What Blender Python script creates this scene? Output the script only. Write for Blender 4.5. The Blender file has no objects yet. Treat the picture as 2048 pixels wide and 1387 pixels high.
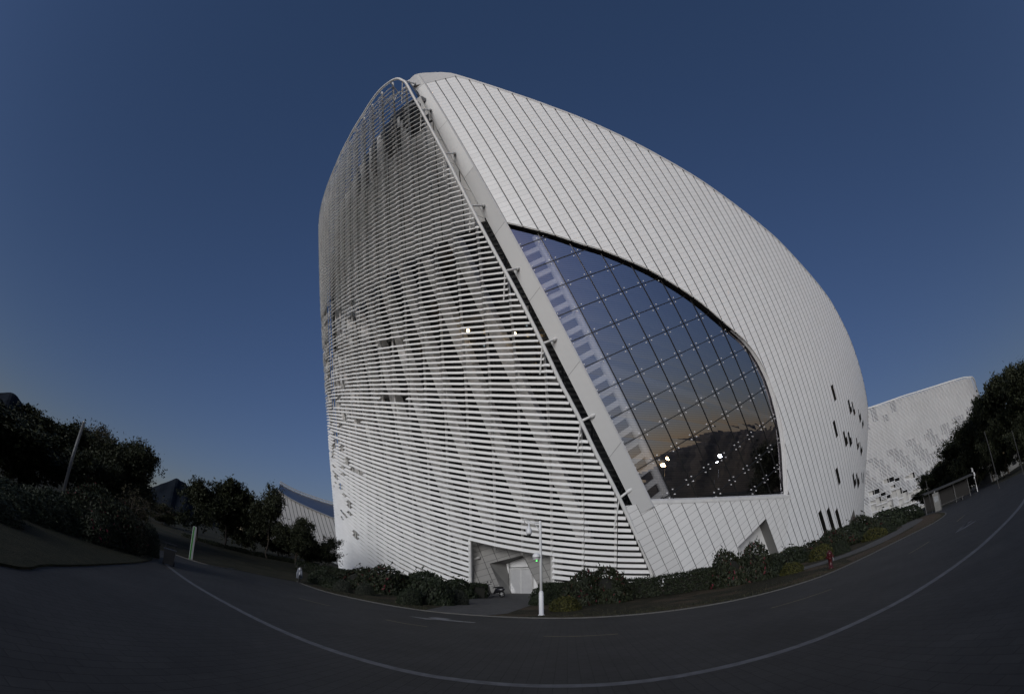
import bpy, bmesh, math, random
import numpy as np
from mathutils import Vector, Matrix
R = math.radians
SC = bpy.context.scene
COL = SC.collection
rng = random.Random(7)

# ---------------------------------------------------------------- camera
cd = bpy.data.cameras.new('camera')
CAM = bpy.data.objects.new('camera', cd); COL.objects.link(CAM)
cd.type = 'PANO'; cd.panorama_type = 'FISHEYE_LENS_POLYNOMIAL'      # a real 15 mm class fisheye
cd.sensor_fit = 'HORIZONTAL'; cd.sensor_width = 36
cd.fisheye_fov = R(200)
cd.fisheye_polynomial_k0 = 0; cd.fisheye_polynomial_k1 = -(1/845.0)/(36/2048)
cd.fisheye_polynomial_k2 = 0; cd.fisheye_polynomial_k3 = 0; cd.fisheye_polynomial_k4 = 0
cd.clip_start = 0.05; cd.clip_end = 5000
CAM.location = (0, 0, 1.6); CAM.rotation_euler = (R(90+31.3), 0, 0)
SC.camera = CAM

# ---------------------------------------------------------------- world, sun, exposure
W = bpy.data.worlds.new('World'); SC.world = W; W.use_nodes = True
wn = W.node_tree.nodes; wl = W.node_tree.links
SUN_EL, SUN_AZ = 3.0, 193.0
sky = wn.new('ShaderNodeTexSky'); sky.sky_type = 'NISHITA'; sky.sun_disc = False
sky.sun_elevation = R(SUN_EL); sky.sun_rotation = R(SUN_AZ)
sky.air_density = 1.0; sky.dust_density = 0.35; sky.ozone_density = 2.0
tint = wn.new('ShaderNodeMix'); tint.data_type = 'RGBA'; tint.blend_type = 'MULTIPLY'
tint.inputs[0].default_value = 1.0
tint.inputs[7].default_value = (0.80, 0.74, 1.10, 1)
wl.new(sky.outputs[0], tint.inputs[6])
bg = wn['Background']; bg.inputs[1].default_value = 0.10
addn = wn.new('ShaderNodeMix'); addn.data_type = 'RGBA'; addn.blend_type = 'ADD'; addn.inputs[0].default_value = 1.0
addn.inputs[7].default_value = (0.075, 0.185, 0.39, 1); wl.new(tint.outputs[2], addn.inputs[6])
wl.new(addn.outputs[2], bg.inputs[0])

sd = bpy.data.lights.new('sun', 'SUN'); SUN = bpy.data.objects.new('sun', sd); COL.objects.link(SUN)
sd.energy = 2.75; sd.angle = R(40); sd.color = (1.0, 0.995, 0.985)
se, sa = R(10), R(203)
SUN.rotation_euler = Vector((-math.sin(sa)*math.cos(se), -math.cos(sa)*math.cos(se), -math.sin(se))).to_track_quat('-Z', 'Y').to_euler()
SC.view_settings.view_transform = 'Standard'; SC.view_settings.look = 'None'
SC.view_settings.exposure = 0.0; SC.view_settings.gamma = 1.0
SC.cycles.max_bounces = 5; SC.cycles.diffuse_bounces = 3; SC.cycles.glossy_bounces = 3
SC.cycles.transparent_max_bounces = 12; SC.cycles.use_denoising = True

# ---------------------------------------------------------------- helpers
def tag(o, label=None, cat=None, group=None, kind=None):
    if label: o['label'] = label
    if cat: o['category'] = cat
    if group: o['group'] = group
    if kind: o['kind'] = kind
    return o
def empty(name, loc, label=None, cat=None, group=None, rz=0):
    o = bpy.data.objects.new(name, None); COL.objects.link(o)
    o.location = loc; o.rotation_euler = (0, 0, rz); o.empty_display_size = 0.3
    return tag(o, label, cat, group)
class MB:
    def __init__(s): s.v = []; s.f = []; s.uv = []
    def add(s, vs, fs, uv=None):
        b = len(s.v); s.v += [tuple(map(float, p)) for p in vs]
        s.f += [tuple(b+i for i in f) for f in fs]
        if uv is not None: s.uv += [tuple(q) for q in uv]
        return s
    def quad(s, a, b, c, d, uv=None): return s.add([a, b, c, d], [(0, 1, 2, 3)], uv)
    def box(s, x0, x1, y0, y1, z0, z1):
        return s.add([(x0,y0,z0),(x1,y0,z0),(x1,y1,z0),(x0,y1,z0),(x0,y0,z1),(x1,y0,z1),(x1,y1,z1),(x0,y1,z1)],
                     [(0,3,2,1),(4,5,6,7),(0,1,5,4),(1,2,6,5),(2,3,7,6),(3,0,4,7)])
    def beam(s, a, b, w, h, up=(0, 0, 1)):
        a = np.array(a, float); b = np.array(b, float); d = b-a; d /= np.linalg.norm(d)+1e-9
        u = np.array(up, float); x = np.cross(d, u); x /= np.linalg.norm(x)+1e-9; u = np.cross(x, d)
        x = x*w/2; u = u*h/2
        return s.add([a-x-u, a+x-u, a+x+u, a-x+u, b-x-u, b+x-u, b+x+u, b-x+u],
                     [(0,1,2,3),(7,6,5,4),(0,4,5,1),(1,5,6,2),(2,6,7,3),(3,7,4,0)])
    def tube(s, pts, r, n=8, cap=True):
        pts = np.array(pts, float); m = len(pts)
        rr = np.full(m, r) if np.isscalar(r) else np.array(r, float)
        t = np.gradient(pts, axis=0) if m > 2 else np.array([pts[1]-pts[0]]*2)
        b = len(s.v); ref = None
        for i in range(m):
            d = t[i]/(np.linalg.norm(t[i])+1e-9)
            if ref is None:
                ref = np.array([1., 0, 0]) if abs(d[0]) < .8 else np.array([0, 1., 0])
            x = ref - d*(ref@d); x /= np.linalg.norm(x)+1e-9; y = np.cross(d, x); ref = x
            for j in range(n):
                a = 2*math.pi*j/n
                s.v.append(tuple(pts[i]+rr[i]*(x*math.cos(a)+y*math.sin(a))))
        for i in range(m-1):
            for j in range(n):
                k = (j+1) % n
                s.f.append((b+i*n+j, b+i*n+k, b+(i+1)*n+k, b+(i+1)*n+j))
        if cap:
            s.f.append(tuple(b+j for j in range(n))[::-1]); s.f.append(tuple(b+(m-1)*n+j for j in range(n)))
        return s
    def lathe(s, prof, c=(0, 0, 0), n=16):
        b = len(s.v)
        for r, z in prof:
            for j in range(n):
                a = 2*math.pi*j/n; s.v.append((c[0]+r*math.cos(a), c[1]+r*math.sin(a), c[2]+z))
        for i in range(len(prof)-1):
            for j in range(n):
                k = (j+1) % n
                s.f.append((b+i*n+j, b+i*n+k, b+(i+1)*n+k, b+(i+1)*n+j))
        s.f.append(tuple(b+j for j in range(n))[::-1]); s.f.append(tuple(b+(len(prof)-1)*n+j for j in range(n)))
        return s
    def prism(s, poly, z0, z1):
        n = len(poly)
        return s.add([(x, y, z0) for x, y in poly]+[(x, y, z1) for x, y in poly],
                     [tuple(range(n))[::-1], tuple(range(n, 2*n))]+[(i, (i+1) % n, n+(i+1) % n, n+i) for i in range(n)])
    def build(s, name, m, parent=None, smooth=False):
        me = bpy.data.meshes.new(name); me.from_pydata(s.v, [], s.f)
        if s.uv and len(s.uv) == len(me.loops):
            l = me.uv_layers.new(name='UVMap'); l.data.foreach_set('uv', np.array(s.uv, np.float32).ravel())
        me.materials.append(m)
        if smooth: me.polygons.foreach_set('use_smooth', [True]*len(me.polygons))
        me.update()
        o = bpy.data.objects.new(name, me); COL.objects.link(o)
        if parent:
            o.parent = parent
            p = parent; loc = Vector((0, 0, 0)); 
        return o
def rel(o, root):
    """geometry was built in world coordinates: keep it there under its parent"""
    q = root; off = Vector((0, 0, 0))
    while q is not None:
        off += q.location; q = q.parent
    o.location = -off
    return o

# ---------------------------------------------------------------- materials
def mat(name, col, rough=.6, var=0., vscale=3., metal=0., bump=0., bscale=20., island=0., spec=.5, col2=None):
    m = bpy.data.materials.new(name); m.use_nodes = True
    n = m.node_tree.nodes; l = m.node_tree.links; b = n['Principled BSDF']
    b.inputs['Base Color'].default_value = (*col, 1); b.inputs['Roughness'].default_value = rough
    b.inputs['Metallic'].default_value = metal; b.inputs['Specular IOR Level'].default_value = spec
    tc = n.new('ShaderNodeTexCoord')
    if var or col2:
        t = n.new('ShaderNodeTexNoise'); t.inputs['Scale'].default_value = vscale; t.inputs['Detail'].default_value = 5
        l.new(tc.outputs['Object'], t.inputs['Vector'])
        r = n.new('ShaderNodeValToRGB'); l.new(t.outputs[0], r.inputs[0])
        r.color_ramp.elements[0].position = .35; r.color_ramp.elements[1].position = .68
        c2 = col2 if col2 else tuple(min(1, c*(1+var)) for c in col)
        c1 = col if col2 else tuple(c*(1-var) for c in col)
        r.color_ramp.elements[0].color = (*c1, 1); r.color_ramp.elements[1].color = (*c2, 1)
        out = r.outputs[0]
        if island:
            g = n.new('ShaderNodeNewGeometry'); mr = n.new('ShaderNodeMapRange')
            mr.inputs[3].default_value = 1-island; mr.inputs[4].default_value = 1+island
            l.new(g.outputs['Random Per Island'], mr.inputs[0])
            mx = n.new('ShaderNodeVectorMath'); mx.operation = 'SCALE'
            l.new(out, mx.inputs[0]); l.new(mr.outputs[0], mx.inputs['Scale']); out = mx.outputs[0]
        l.new(out, b.inputs['Base Color'])
    if bump:
        t = n.new('ShaderNodeTexNoise'); t.inputs['Scale'].default_value = bscale; t.inputs['Detail'].default_value = 6
        l.new(tc.outputs['Object'], t.inputs['Vector'])
        bp = n.new('ShaderNodeBump'); bp.inputs['Strength'].default_value = bump; bp.inputs['Distance'].default_value = .05
        l.new(t.outputs[0], bp.inputs['Height']); l.new(bp.outputs[0], b.inputs['Normal'])
    return m
def emis(name, col, s):
    m = bpy.data.materials.new(name); m.use_nodes = True
    b = m.node_tree.nodes['Principled BSDF']; b.inputs['Base Color'].default_value = (*col, 1)
    b.inputs['Emission Color'].default_value = (*col, 1); b.inputs['Emission Strength'].default_value = s
    return m
def panelmat(name, col, seam=.028, joint=.016, jcol=.45, rough=.42, var=.05, su=1., sv=1., shear=0.):
    """cladding panels: dark open seams at whole u, fine joints at whole v (UV in panel units)"""
    m = bpy.data.materials.new(name); m.use_nodes = True
    n = m.node_tree.nodes; l = m.node_tree.links; b = n['Principled BSDF']; b.inputs['Roughness'].default_value = rough
    uv = n.new('ShaderNodeUVMap'); sp = n.new('ShaderNodeSeparateXYZ'); l.new(uv.outputs[0], sp.inputs[0])
    def ma(op, a, c=None, v=None):
        q = n.new('ShaderNodeMath'); q.operation = op
        l.new(a, q.inputs[0]) if not isinstance(a, (int, float)) else setattr(q.inputs[0], 'default_value', a)
        if c is not None: l.new(c, q.inputs[1])
        if v is not None: q.inputs[1].default_value = v
        return q.outputs[0]
    U = ma('MULTIPLY', sp.outputs[0], v=su); V = ma('MULTIPLY', sp.outputs[1], v=sv)
    if shear: V = ma('ADD', V, c=ma('MULTIPLY', U, v=shear))
    mu = ma('LESS_THAN', ma('PINGPONG', U, v=.5), v=seam); mv = ma('LESS_THAN', ma('PINGPONG', V, v=.5), v=joint)
    fu = ma('FLOOR', U); fv = ma('FLOOR', V)
    cb = n.new('ShaderNodeCombineXYZ'); l.new(fu, cb.inputs[0]); l.new(fv, cb.inputs[1])
    wnz = n.new('ShaderNodeTexWhiteNoise'); wnz.noise_dimensions = '2D'; l.new(cb.outputs[0], wnz.inputs['Vector'])
    tc = n.new('ShaderNodeTexCoord'); nz = n.new('ShaderNodeTexNoise'); nz.inputs['Scale'].default_value = .35; nz.inputs['Detail'].default_value = 6
    l.new(tc.outputs['Object'], nz.inputs['Vector'])
    s1 = ma('ADD', ma('MULTIPLY', wnz.outputs[0], v=var), c=ma('MULTIPLY', nz.outputs[0], v=var*1.6))
    cs2 = n.new('ShaderNodeCombineXYZ'); l.new(ma('MULTIPLY', U, v=2.3), cs2.inputs[0]); l.new(ma('MULTIPLY', V, v=.10), cs2.inputs[1])
    nst = n.new('ShaderNodeTexNoise'); nst.inputs['Scale'].default_value = 1.0; nst.inputs['Detail'].default_value = 4; l.new(cs2.outputs[0], nst.inputs['Vector'])
    s1 = ma('ADD', s1, c=ma('MULTIPLY', nst.outputs[0], v=var*1.8))
    s2 = ma('SUBTRACT', 1+var*2.2, c=s1)
    mrr = n.new('ShaderNodeMapRange'); mrr.inputs[3].default_value = rough-.08; mrr.inputs[4].default_value = rough+.12; l.new(wnz.outputs[0], mrr.inputs[0]); l.new(mrr.outputs[0], b.inputs['Roughness'])
    sc = n.new('ShaderNodeVectorMath'); sc.operation = 'SCALE'; sc.inputs[0].default_value = col; l.new(s2, sc.inputs['Scale'])
    m1 = n.new('ShaderNodeMix'); m1.data_type = 'RGBA'; l.new(mv, m1.inputs[0]); l.new(sc.outputs[0], m1.inputs[6])
    m1.inputs[7].default_value = tuple(c*jcol for c in col)+(1,)
    m2 = n.new('ShaderNodeMix'); m2.data_type = 'RGBA'; l.new(mu, m2.inputs[0]); l.new(m1.outputs[2], m2.inputs[6])
    m2.inputs[7].default_value = (.035, .033, .03, 1)
    l.new(m2.outputs[2], b.inputs['Base Color'])
    h = ma('SUBTRACT', 1.0, c=ma('MAXIMUM', mu, c=ma('MULTIPLY', mv, v=.5)))
    bp = n.new('ShaderNodeBump'); bp.inputs['Strength'].default_value = .5; bp.inputs['Distance'].default_value = .03
    l.new(h, bp.inputs['Height']); l.new(bp.outputs[0], b.inputs['Normal'])
    return m
M = {}
M['louver'] = mat('louver_ceramic', (.78, .775, .76), .42, var=.04, vscale=.5, island=.035)
M['steel'] = mat('white_steel', (.66, .655, .64), .4, var=.06, vscale=2)
M['mullion'] = mat('mullion_steel', (.50, .495, .48), .5, var=.06, vscale=2)
M['panel'] = panelmat('white_panel', (.78, .78, .775), seam=.044)
M['facet'] = panelmat('base_panel', (.74, .735, .72), seam=.024, joint=.018, jcol=.25, su=1/1.085)
M['corner'] = panelmat('corner_panel', (.60, .597, .59), seam=.02, joint=.02, jcol=.2, su=.98)
M['fascia'] = panelmat('fascia_metal', (.45, .45, .445), seam=.0, joint=.0025, jcol=.3, rough=.5, var=.04)
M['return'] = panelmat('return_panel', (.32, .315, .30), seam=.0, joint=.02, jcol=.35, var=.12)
M['inner'] = panelmat('inner_cladding', (.72, .715, .70), seam=.018, joint=.012, jcol=.35, var=.14, su=.8, sv=.22, shear=.9)
M['fin'] = mat('concrete_fin', (.76, .745, .72), .8, var=.12, vscale=1.5)
M['dark'] = mat('dark_interior', (.012, .011, .010), .9)
M['black'] = mat('black_frame', (.012, .012, .011), .45)
M['coping'] = mat('coping_metal', (.55, .545, .54), .45, var=.05)
M['louver2'] = mat('far_louver', (.62, .62, .62), .5, var=.05, vscale=.1)
M['roof'] = mat('roof_membrane', (.12, .12, .125), .8, var=.1)
M['rubber'] = mat('rubber', (.012, .012, .012), .8)
M['trunk'] = mat('bark', (.075, .06, .045), .9, var=.3, vscale=6, bump=.6)
M['darkglass'] = mat('dark_glass', (.010, .011, .013), .06, spec=1.0)
M['kerb'] = mat('kerb_stone', (.085, .083, .078), .8, var=.15, vscale=4)
M['paint'] = mat('road_paint', (.095, .10, .11), .7, var=.3, vscale=5)
M['yellow'] = mat('yellow_paint', (.10, .078, .035), .7, var=.4, vscale=5)
M['lamp_w'] = mat('white_pole_paint', (.72, .72, .72), .35, var=.03)
M['red'] = mat('hydrant_paint', (.055, .007, .008), .4, var=.15, vscale=9)
# glass of the big window: coated, mirror-like, faint printed lines, dim hall behind
def glassmat():
    m = bpy.data.materials.new('coated_glass'); m.use_nodes = True
    n = m.node_tree.nodes; l = m.node_tree.links; n.clear()
    out = n.new('ShaderNodeOutputMaterial'); mix = n.new('ShaderNodeMixShader'); gl = n.new('ShaderNodeBsdfGlossy'); tr = n.new('ShaderNodeBsdfTransparent')
    gl.inputs['Color'].default_value = (.97, .93, 1.0, 1); gl.inputs['Roughness'].default_value = .012
    tr.inputs['Color'].default_value = (1, 1, 1, 1)
    mix.inputs[0].default_value = .57
    l.new(tr.outputs[0], mix.inputs[1]); l.new(gl.outputs[0], mix.inputs[2])
    tc = n.new('ShaderNodeTexCoord'); sp = n.new('ShaderNodeSeparateXYZ'); l.new(tc.outputs['Object'], sp.inputs[0])
    mu = n.new('ShaderNodeMath'); mu.operation = 'MULTIPLY'; mu.inputs[1].default_value = 4.6; l.new(sp.outputs[2], mu.inputs[0])
    pp = n.new('ShaderNodeMath'); pp.operation = 'PINGPONG'; pp.inputs[1].default_value = .5; l.new(mu.outputs[0], pp.inputs[0])
    lt = n.new('ShaderNodeMath'); lt.operation = 'LESS_THAN'; lt.inputs[1].default_value = .12; l.new(pp.outputs[0], lt.inputs[0])
    df = n.new('ShaderNodeBsdfDiffuse'); df.inputs['Color'].default_value = (.012, .011, .010, 1)
    m2 = n.new('ShaderNodeMixShader'); f = n.new('ShaderNodeMath'); f.operation = 'MULTIPLY'; f.inputs[1].default_value = .22
    l.new(lt.outputs[0], f.inputs[0]); l.new(f.outputs[0], m2.inputs[0]); l.new(mix.outputs[0], m2.inputs[1]); l.new(df.outputs[0], m2.inputs[2])
    l.new(m2.outputs[0], out.inputs[0])
    return m
M['glass'] = glassmat()

# ---------------------------------------------------------------- the two fitted surfaces of the hall
SA=np.array([[-18.01295,2.278232,-0.1588348,-0.1591573,0.05530358,-0.009138536,-28.98582,-0.3914402,0.5875622,0.06881511,-0.08289164,0.01562451,4.479132,0.2183483,0.04543184,-0.1238331,0.08314522,-0.01398117,0.1785125,-0.2592692,-0.2006846,0.007996599,-0.00506052,0.07517474,-0.2161776,0.09043031,-0.09508273,0.03496543,0.008265006,-0.008064814,-0.0233239,0.03542495],
[50.45713,14.89589,-1.88795,-0.019069,-0.0527024,0.01255639,30.13765,-0.5645864,0.1720174,-0.1198324,0.08660147,-0.01409552,4.110581,0.5507548,0.1661352,0.001539966,-0.04313267,0.008548957,-0.6102616,-0.3818761,-0.2020026,0.04673288,0.001613638,0.08701527,0.02746117,0.05967186,-0.06190209,0.00592981,-0.000437095,0.006674523,-0.01880043,0.01129076],
[27.58177,-28.32361,-0.9793174,0.09518901,-0.0187026,0.0005176564,12.93362,-0.3754528,0.1538458,-0.1004594,0.03828131,-0.001028096,1.083656,0.2115887,0.1021807,-0.03511001,0.0007462808,-0.005831445,-0.3997338,-0.02074532,-0.218942,0.06274394,0.0008676776,0.1589109,-0.1114493,0.1599655,-0.07349902,-0.0101966,0.08416827,-0.04301803,-0.008674982,-0.02180759]])
WA=np.array([[32.98544,-14.41237,-0.406456,-0.01692514,0.06583861,27.88508,2.090503,-0.6806033,-0.07095059,-0.107702,-0.8215456,-0.4856698,-0.7876192,-0.2638031,-0.2460696,-0.2404214,-0.5964083,-0.264682,-0.2772104,-0.09703146,-0.08666834,-0.09279779,-0.006253646,-0.02460405],
[39.00339,-11.68531,0.8623733,0.1274796,0.0002690236,9.565275,-1.446204,2.551846,0.6609132,0.06689194,3.210065,3.14996,1.948929,0.380874,0.3372002,0.7555654,1.814321,0.8641185,0.6498481,0.2486885,0.2620082,0.2269517,0.01747316,0.0472266],
[29.26823,34.06956,-0.2301368,-0.1364874,-0.007845684,14.16545,-1.19501,-0.1159385,-0.1968885,-0.0529927,-0.07969634,-0.4548739,-0.2435815,-0.2157594,-0.02695155,-0.07242416,-0.2117232,-0.1037151,-0.01747408,-0.02949098,-0.03899517,-0.02839202,-0.004232178,-0.002907433]])

def cheb(x, n, d=0):
    T = [np.ones_like(x), x]; D = [np.zeros_like(x), np.ones_like(x)]
    for i in range(2, n+1):
        T.append(2*x*T[-1]-T[-2]); D.append(2*T[i-1]+2*x*D[-1]-D[-2])
    return (D if d else T)[:n+1]
def surf(A, a, b, c0, cs, k0, ks, NC, NK, tot, da=0, db=0):
    a = np.atleast_1d(np.asarray(a, float)); b = np.atleast_1d(np.asarray(b, float)); a, b = np.broadcast_arrays(a, b)
    X = cheb((a-c0)/cs, NC, da); Y = cheb((b-k0)/ks, NK, db)
    f = (1/cs if da else 1)*(1/ks if db else 1)
    B = np.stack([X[i]*Y[j]*f for i in range(NC+1) for j in range(NK+1) if i+j <= tot], -1)
    return B@A.T
UP = np.array([0, 0, 1.6])
def S(c, k, off=0.):                       # louvre screen: c counts mullions (2.85 m), k counts rows (0.54 m, downwards)
    P = surf(SA, c, k, 14, 16, -7, 60, 6, 5, 7)+UP
    if np.any(off): P = P+Sn(c, k)*np.asarray(off, float).reshape(-1, 1)
    return P
def Sn(c, k):
    a = surf(SA, c, k, 14, 16, -7, 60, 6, 5, 7, 1, 0); b = surf(SA, c, k, 14, 16, -7, 60, 6, 5, 7, 0, 1)
    n = np.cross(a, b); return n/np.linalg.norm(n, axis=-1, keepdims=True)
def Sk(c, k):
    b = -surf(SA, c, k, 14, 16, -7, 60, 6, 5, 7, 0, 1); return b/np.linalg.norm(b, axis=-1, keepdims=True)
def Wp(u, v, off=0.):                      # panel wall: u counts seams (1.25 m), v counts joints (0.62 m, upwards)
    P = surf(WA, u, v, 24, 26, 32, 64, 5, 4, 6)+UP
    if np.any(off): P = P+Wn(u, v)*np.asarray(off, float).reshape(-1, 1)
    return P
def Wn(u, v):
    a = surf(WA, u, v, 24, 26, 32, 64, 5, 4, 6, 1, 0); b = surf(WA, u, v, 24, 26, 32, 64, 5, 4, 6, 0, 1)
    n = np.cross(a, b); return n/np.linalg.norm(n, axis=-1, keepdims=True)
nn = Sn(4, 0)[0]
SGN = 1 if nn@np.array([0, -1, 0]) > 0 else -1
_Sn = Sn
def Sn(c, k): return SGN*_Sn(c, k)         # outward
assert Wn(10, 40)[0][1] < 0
def bis(f, lo, hi):
    for _ in range(40):
        m = (lo+hi)/2
        if f(m) > 0: lo = m
        else: hi = m
    return (lo+hi)/2
_uu = np.arange(-3, 65.01, .5); GV = np.array([bis(lambda v: Wp(u, v)[0][2]*-1, -95, 60) for u in _uu])
def gv(u): return np.interp(u, _uu, GV)
_cc = np.arange(-2, 28.51, .5); GK = np.array([bis(lambda k: Wk, 0, 0) if False else bis(lambda k: S(c, k)[0][2], -20, 80) for c in _cc])
def gk(c): return np.interp(c, _cc, GK)
RU = [-2, 0, 1, 2, 3, 4, 5, 6, 7, 8, 9, 10, 12, 14, 16, 18, 20, 22, 24, 26, 28, 30, 31, 34.2, 38, 40.3, 44.6, 47, 50, 54, 58, 62, 65]
RV = [100, 100, 100, 100.1, 100.2, 97.8, 95.2, 92.7, 90.2, 87.9, 85.6, 83.3, 79.1, 74.9, 70.9, 67, 63.4, 59.9, 56.2, 52.7, 49.3, 46, 44.3, 37.9, 30.8, 26.3, 14, 5.5, -4, -13, -22, -30, -36]
def rim(u): return np.interp(u, RU, RV)
PIPE = [(-.1,33.5),(-.04,31.5),(.02,29.1),(.94,17.7),(1.55,11.2),(2.0,5.8),(2.32,2.2),(2.57,-.6),(3.2,-8.9),(3.63,-14.3),(4.04,-19.2),(4.41,-23.6),(4.85,-29.1),(5.25,-34.4),(6.02,-44.6),(6.58,-51.3),(7.03,-56.5),(7.47,-61.1),(7.8,-64.6),(8.06,-66.1),(8.42,-67.5),(9,-68.4),(9.95,-68.9),(10.95,-68.5),(11.93,-67.7),(12.97,-67.2),(14,-66.4),(15.1,-65.8),(16,-64.9),(18,-63.7),(20,-62.9),(22,-62.3),(24,-61.8),(28.4,-61)]
PA = np.array(PIPE)
kr = PA[:20][::-1]                                     # right-hand part: c as a function of k
def c_right(k): return np.interp(k, kr[:, 1], kr[:, 0])
tp = PA[19:]
def k_top(c): return np.interp(c, tp[:, 0], tp[:, 1])

# ---------------------------------------------------------------- main hall
hall = empty('concert_hall', (0, 42, 0), 'huge white shell-shaped hall with a louvred curtain, inclined edge and eye-shaped glass wall', 'building')
def part(name, mb, m, parent=None, smooth=False, label=None):
    o = mb.build(name, m, parent or hall, smooth); rel(o, parent or hall)
    if label: o['label'] = label
    return o
# louvre screen --------------------------------------------------
def louvers():
    cells = []
    K0 = -68
    for k in range(K0, 80):
        cr = c_right(k) if k < 33.5 else -.1
        for c in range(-1, 28):
            ca, cb = float(c), float(c+1)
            if k < -66:
                pass
            if cb <= cr: continue
            if ca < cr: ca = cr+.07
            if cb-ca < .16: continue
            if k < k_top((ca+cb)/2)+.8: continue
            if k < -64 and ca < 8.2: continue
            if k > gk((ca+cb)/2)-.6: continue
            if k > 28.6 and ca >= 2.9 and cb <= 6.1: continue
            cells.append((ca, cb, k))
    gaps = set()
    r2 = random.Random(11)
    for _ in range(120):
        c = r2.choice([13,14,15,16,16,17,17,18,18,19,19,20,20,21,21,22,22,23]); k = r2.randint(-26, 40)
        if c < 15 and r2.random() < .5: continue
        w = r2.choice([1, 1, 2]); h = r2.choice([1, 1, 1, 2])
        for i in range(w):
            for j in range(h): gaps.add((c+i, k+j))
    gaps |= {(9, 3), (10, 3), (13, 9), (13, 22), (14, 22), (9, -9), (10, -9)}
    cells = [q for q in cells if (int(math.floor(q[0])), q[2]) not in gaps]
    C = np.array(cells); n = len(C)
    rr = np.random.RandomState(3)
    sag = rr.normal(0, .02, n)
    ends = []
    for e, off in ((0, .15), (1, .0)):
        cc = C[:, 0] if e == 1 else C[:, 1]-.012      # far end (larger c) steps outwards over its neighbour
        if e == 1: cc = cc+.012
        kk = C[:, 2]+sag*0+(0.0 if e else -.06)
        P = S(cc, kk)+Sn(cc, kk)*(off-.10); N = Sn(cc, kk); T = Sk(cc, kk)
        th = R(60)
        D = T*math.cos(th)-N*math.sin(th)             # blade plane leans inwards at its top
        Q = N*math.cos(th)+T*math.sin(th)
        h = (.205+.065*np.clip((-8-kk)/30, 0, 1))[:, None]; t = .030
        ends.append([P-D*h-Q*t, P+D*h-Q*t, P+D*h+Q*t*.6, P+Q*t*1.7, P-D*h+Q*t])
    V = np.stack([np.stack(e, 1) for e in ends], 1).reshape(-1, 3)  # n,2,5
    F = []
    for i in range(n):
        b = i*10
        for j in range(5):
            k = (j+1) % 5; F.append((b+j, b+k, b+5+k, b+5+j))
        F.append((b, b+4, b+3, b+2, b+1)); F.append((b+5, b+6, b+7, b+8, b+9))
    mb = MB(); mb.v = [tuple(p) for p in V]; mb.f = F
    return mb
part('louver_screen', louvers(), M['louver'])
# mullions ------------------------------------------------------
for c in range(0, 28):
    k1 = gk(c)+1.5
    if c < 8.4: k0 = float(np.interp(c, PA[:20, 0], PA[:20, 1])) if c > 0 else 31
    else: k0 = k_top(c)
    segs = [(k0, k1)]
    if 3 < c < 6: segs = [(k0, 29.2)]
    mb = MB()
    for a, b in segs:
        kk = np.linspace(a, b, max(6, int(abs(b-a)/4)))
        mb.tube(S(np.full_like(kk, c+.06), kk, -.48), .13, 8)
    part('mullion', mb, M['mullion'], smooth=True)
# edge and top pipe -----------------------------------------------
def dense(P, m=6):
    P = np.array(P, float); t = np.arange(len(P)); q = np.linspace(0, len(P)-1, (len(P)-1)*m+1)
    # Catmull-Rom
    out = []
    for x in q:
        i = min(int(x), len(P)-2); f = x-i
        p0, p1, p2, p3 = P[max(i-1, 0)], P[i], P[i+1], P[min(i+2, len(P)-1)]
        out.append(.5*((2*p1)+(-p0+p2)*f+(2*p0-5*p1+4*p2-p3)*f*f+(-p0+3*p1-3*p2+p3)*f**3))
    return np.array(out)
dp = dense(PIPE, 4)
part('edge_pipe', MB().tube(S(dp[:, 0], dp[:, 1], .02), .17, 10), M['steel'], smooth=True)
# second top rail, a little lower and further in, with its ties
ct = np.linspace(8.6, 27.5, 60)
part('top_rail', MB().tube(S(ct, k_top(ct)+2.6, -1.05), .09, 8), M['steel'], smooth=True)
for c in range(9, 28):
    ties = MB()
    ties.tube([S(c, k_top(c)+.1)[0], S(c, k_top(c)+2.6, -1.05)[0]], .07, 6)
    ties.tube([S(c, k_top(c)+5.5, -.2)[0], S(c, k_top(c)+2.6, -1.05)[0]], .05, 6)
    ties.tube([S(c, k_top(c)+2.6, -1.05)[0], S(c, k_top(c)+4.5, -2.2)[0]], .06, 6)
    part('rail_tie', ties, M['steel'])
# niche jambs
for c in (6.03, 2.97):
    kk = np.linspace(28.2, gk(c)+1, 8)
    part('jamb_post', MB().tube(S(np.full_like(kk, c), kk, -.15), .17 if c > 5 else .1, 10), M['steel'], smooth=True)
# struts from the pipe to the inclined edge
for kk, uv in ((17.7, (-.76, 15.9)), (5.8, (-.79, 27.5)), (-6.5, (-.74, 39.9)), (-19.2, (-.79, 52.7)), (-32.4, (-.87, 65.9)), (-44.6, (-.93, 78.9)), (-56.5, (-.85, 91.8)), (-66.1, (-.72, 101))):
    a = S(c_right(kk), kk)[0]; b = Wp(*uv)[0]-Wn(*uv)[0]*.35
    st = part('strut', MB().tube([a, b], .11, 10), M['steel'], smooth=True)
    d = (a-b)/np.linalg.norm(a-b)
    part('collar', MB().tube([b+d*.1, b+d*.52], .17, 10), M['steel'], st)
    q = S(c_right(kk)+.16, kk+5.)[0]
    part('brace', MB().tube([a, q], .07, 8), M['steel'], st)

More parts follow.
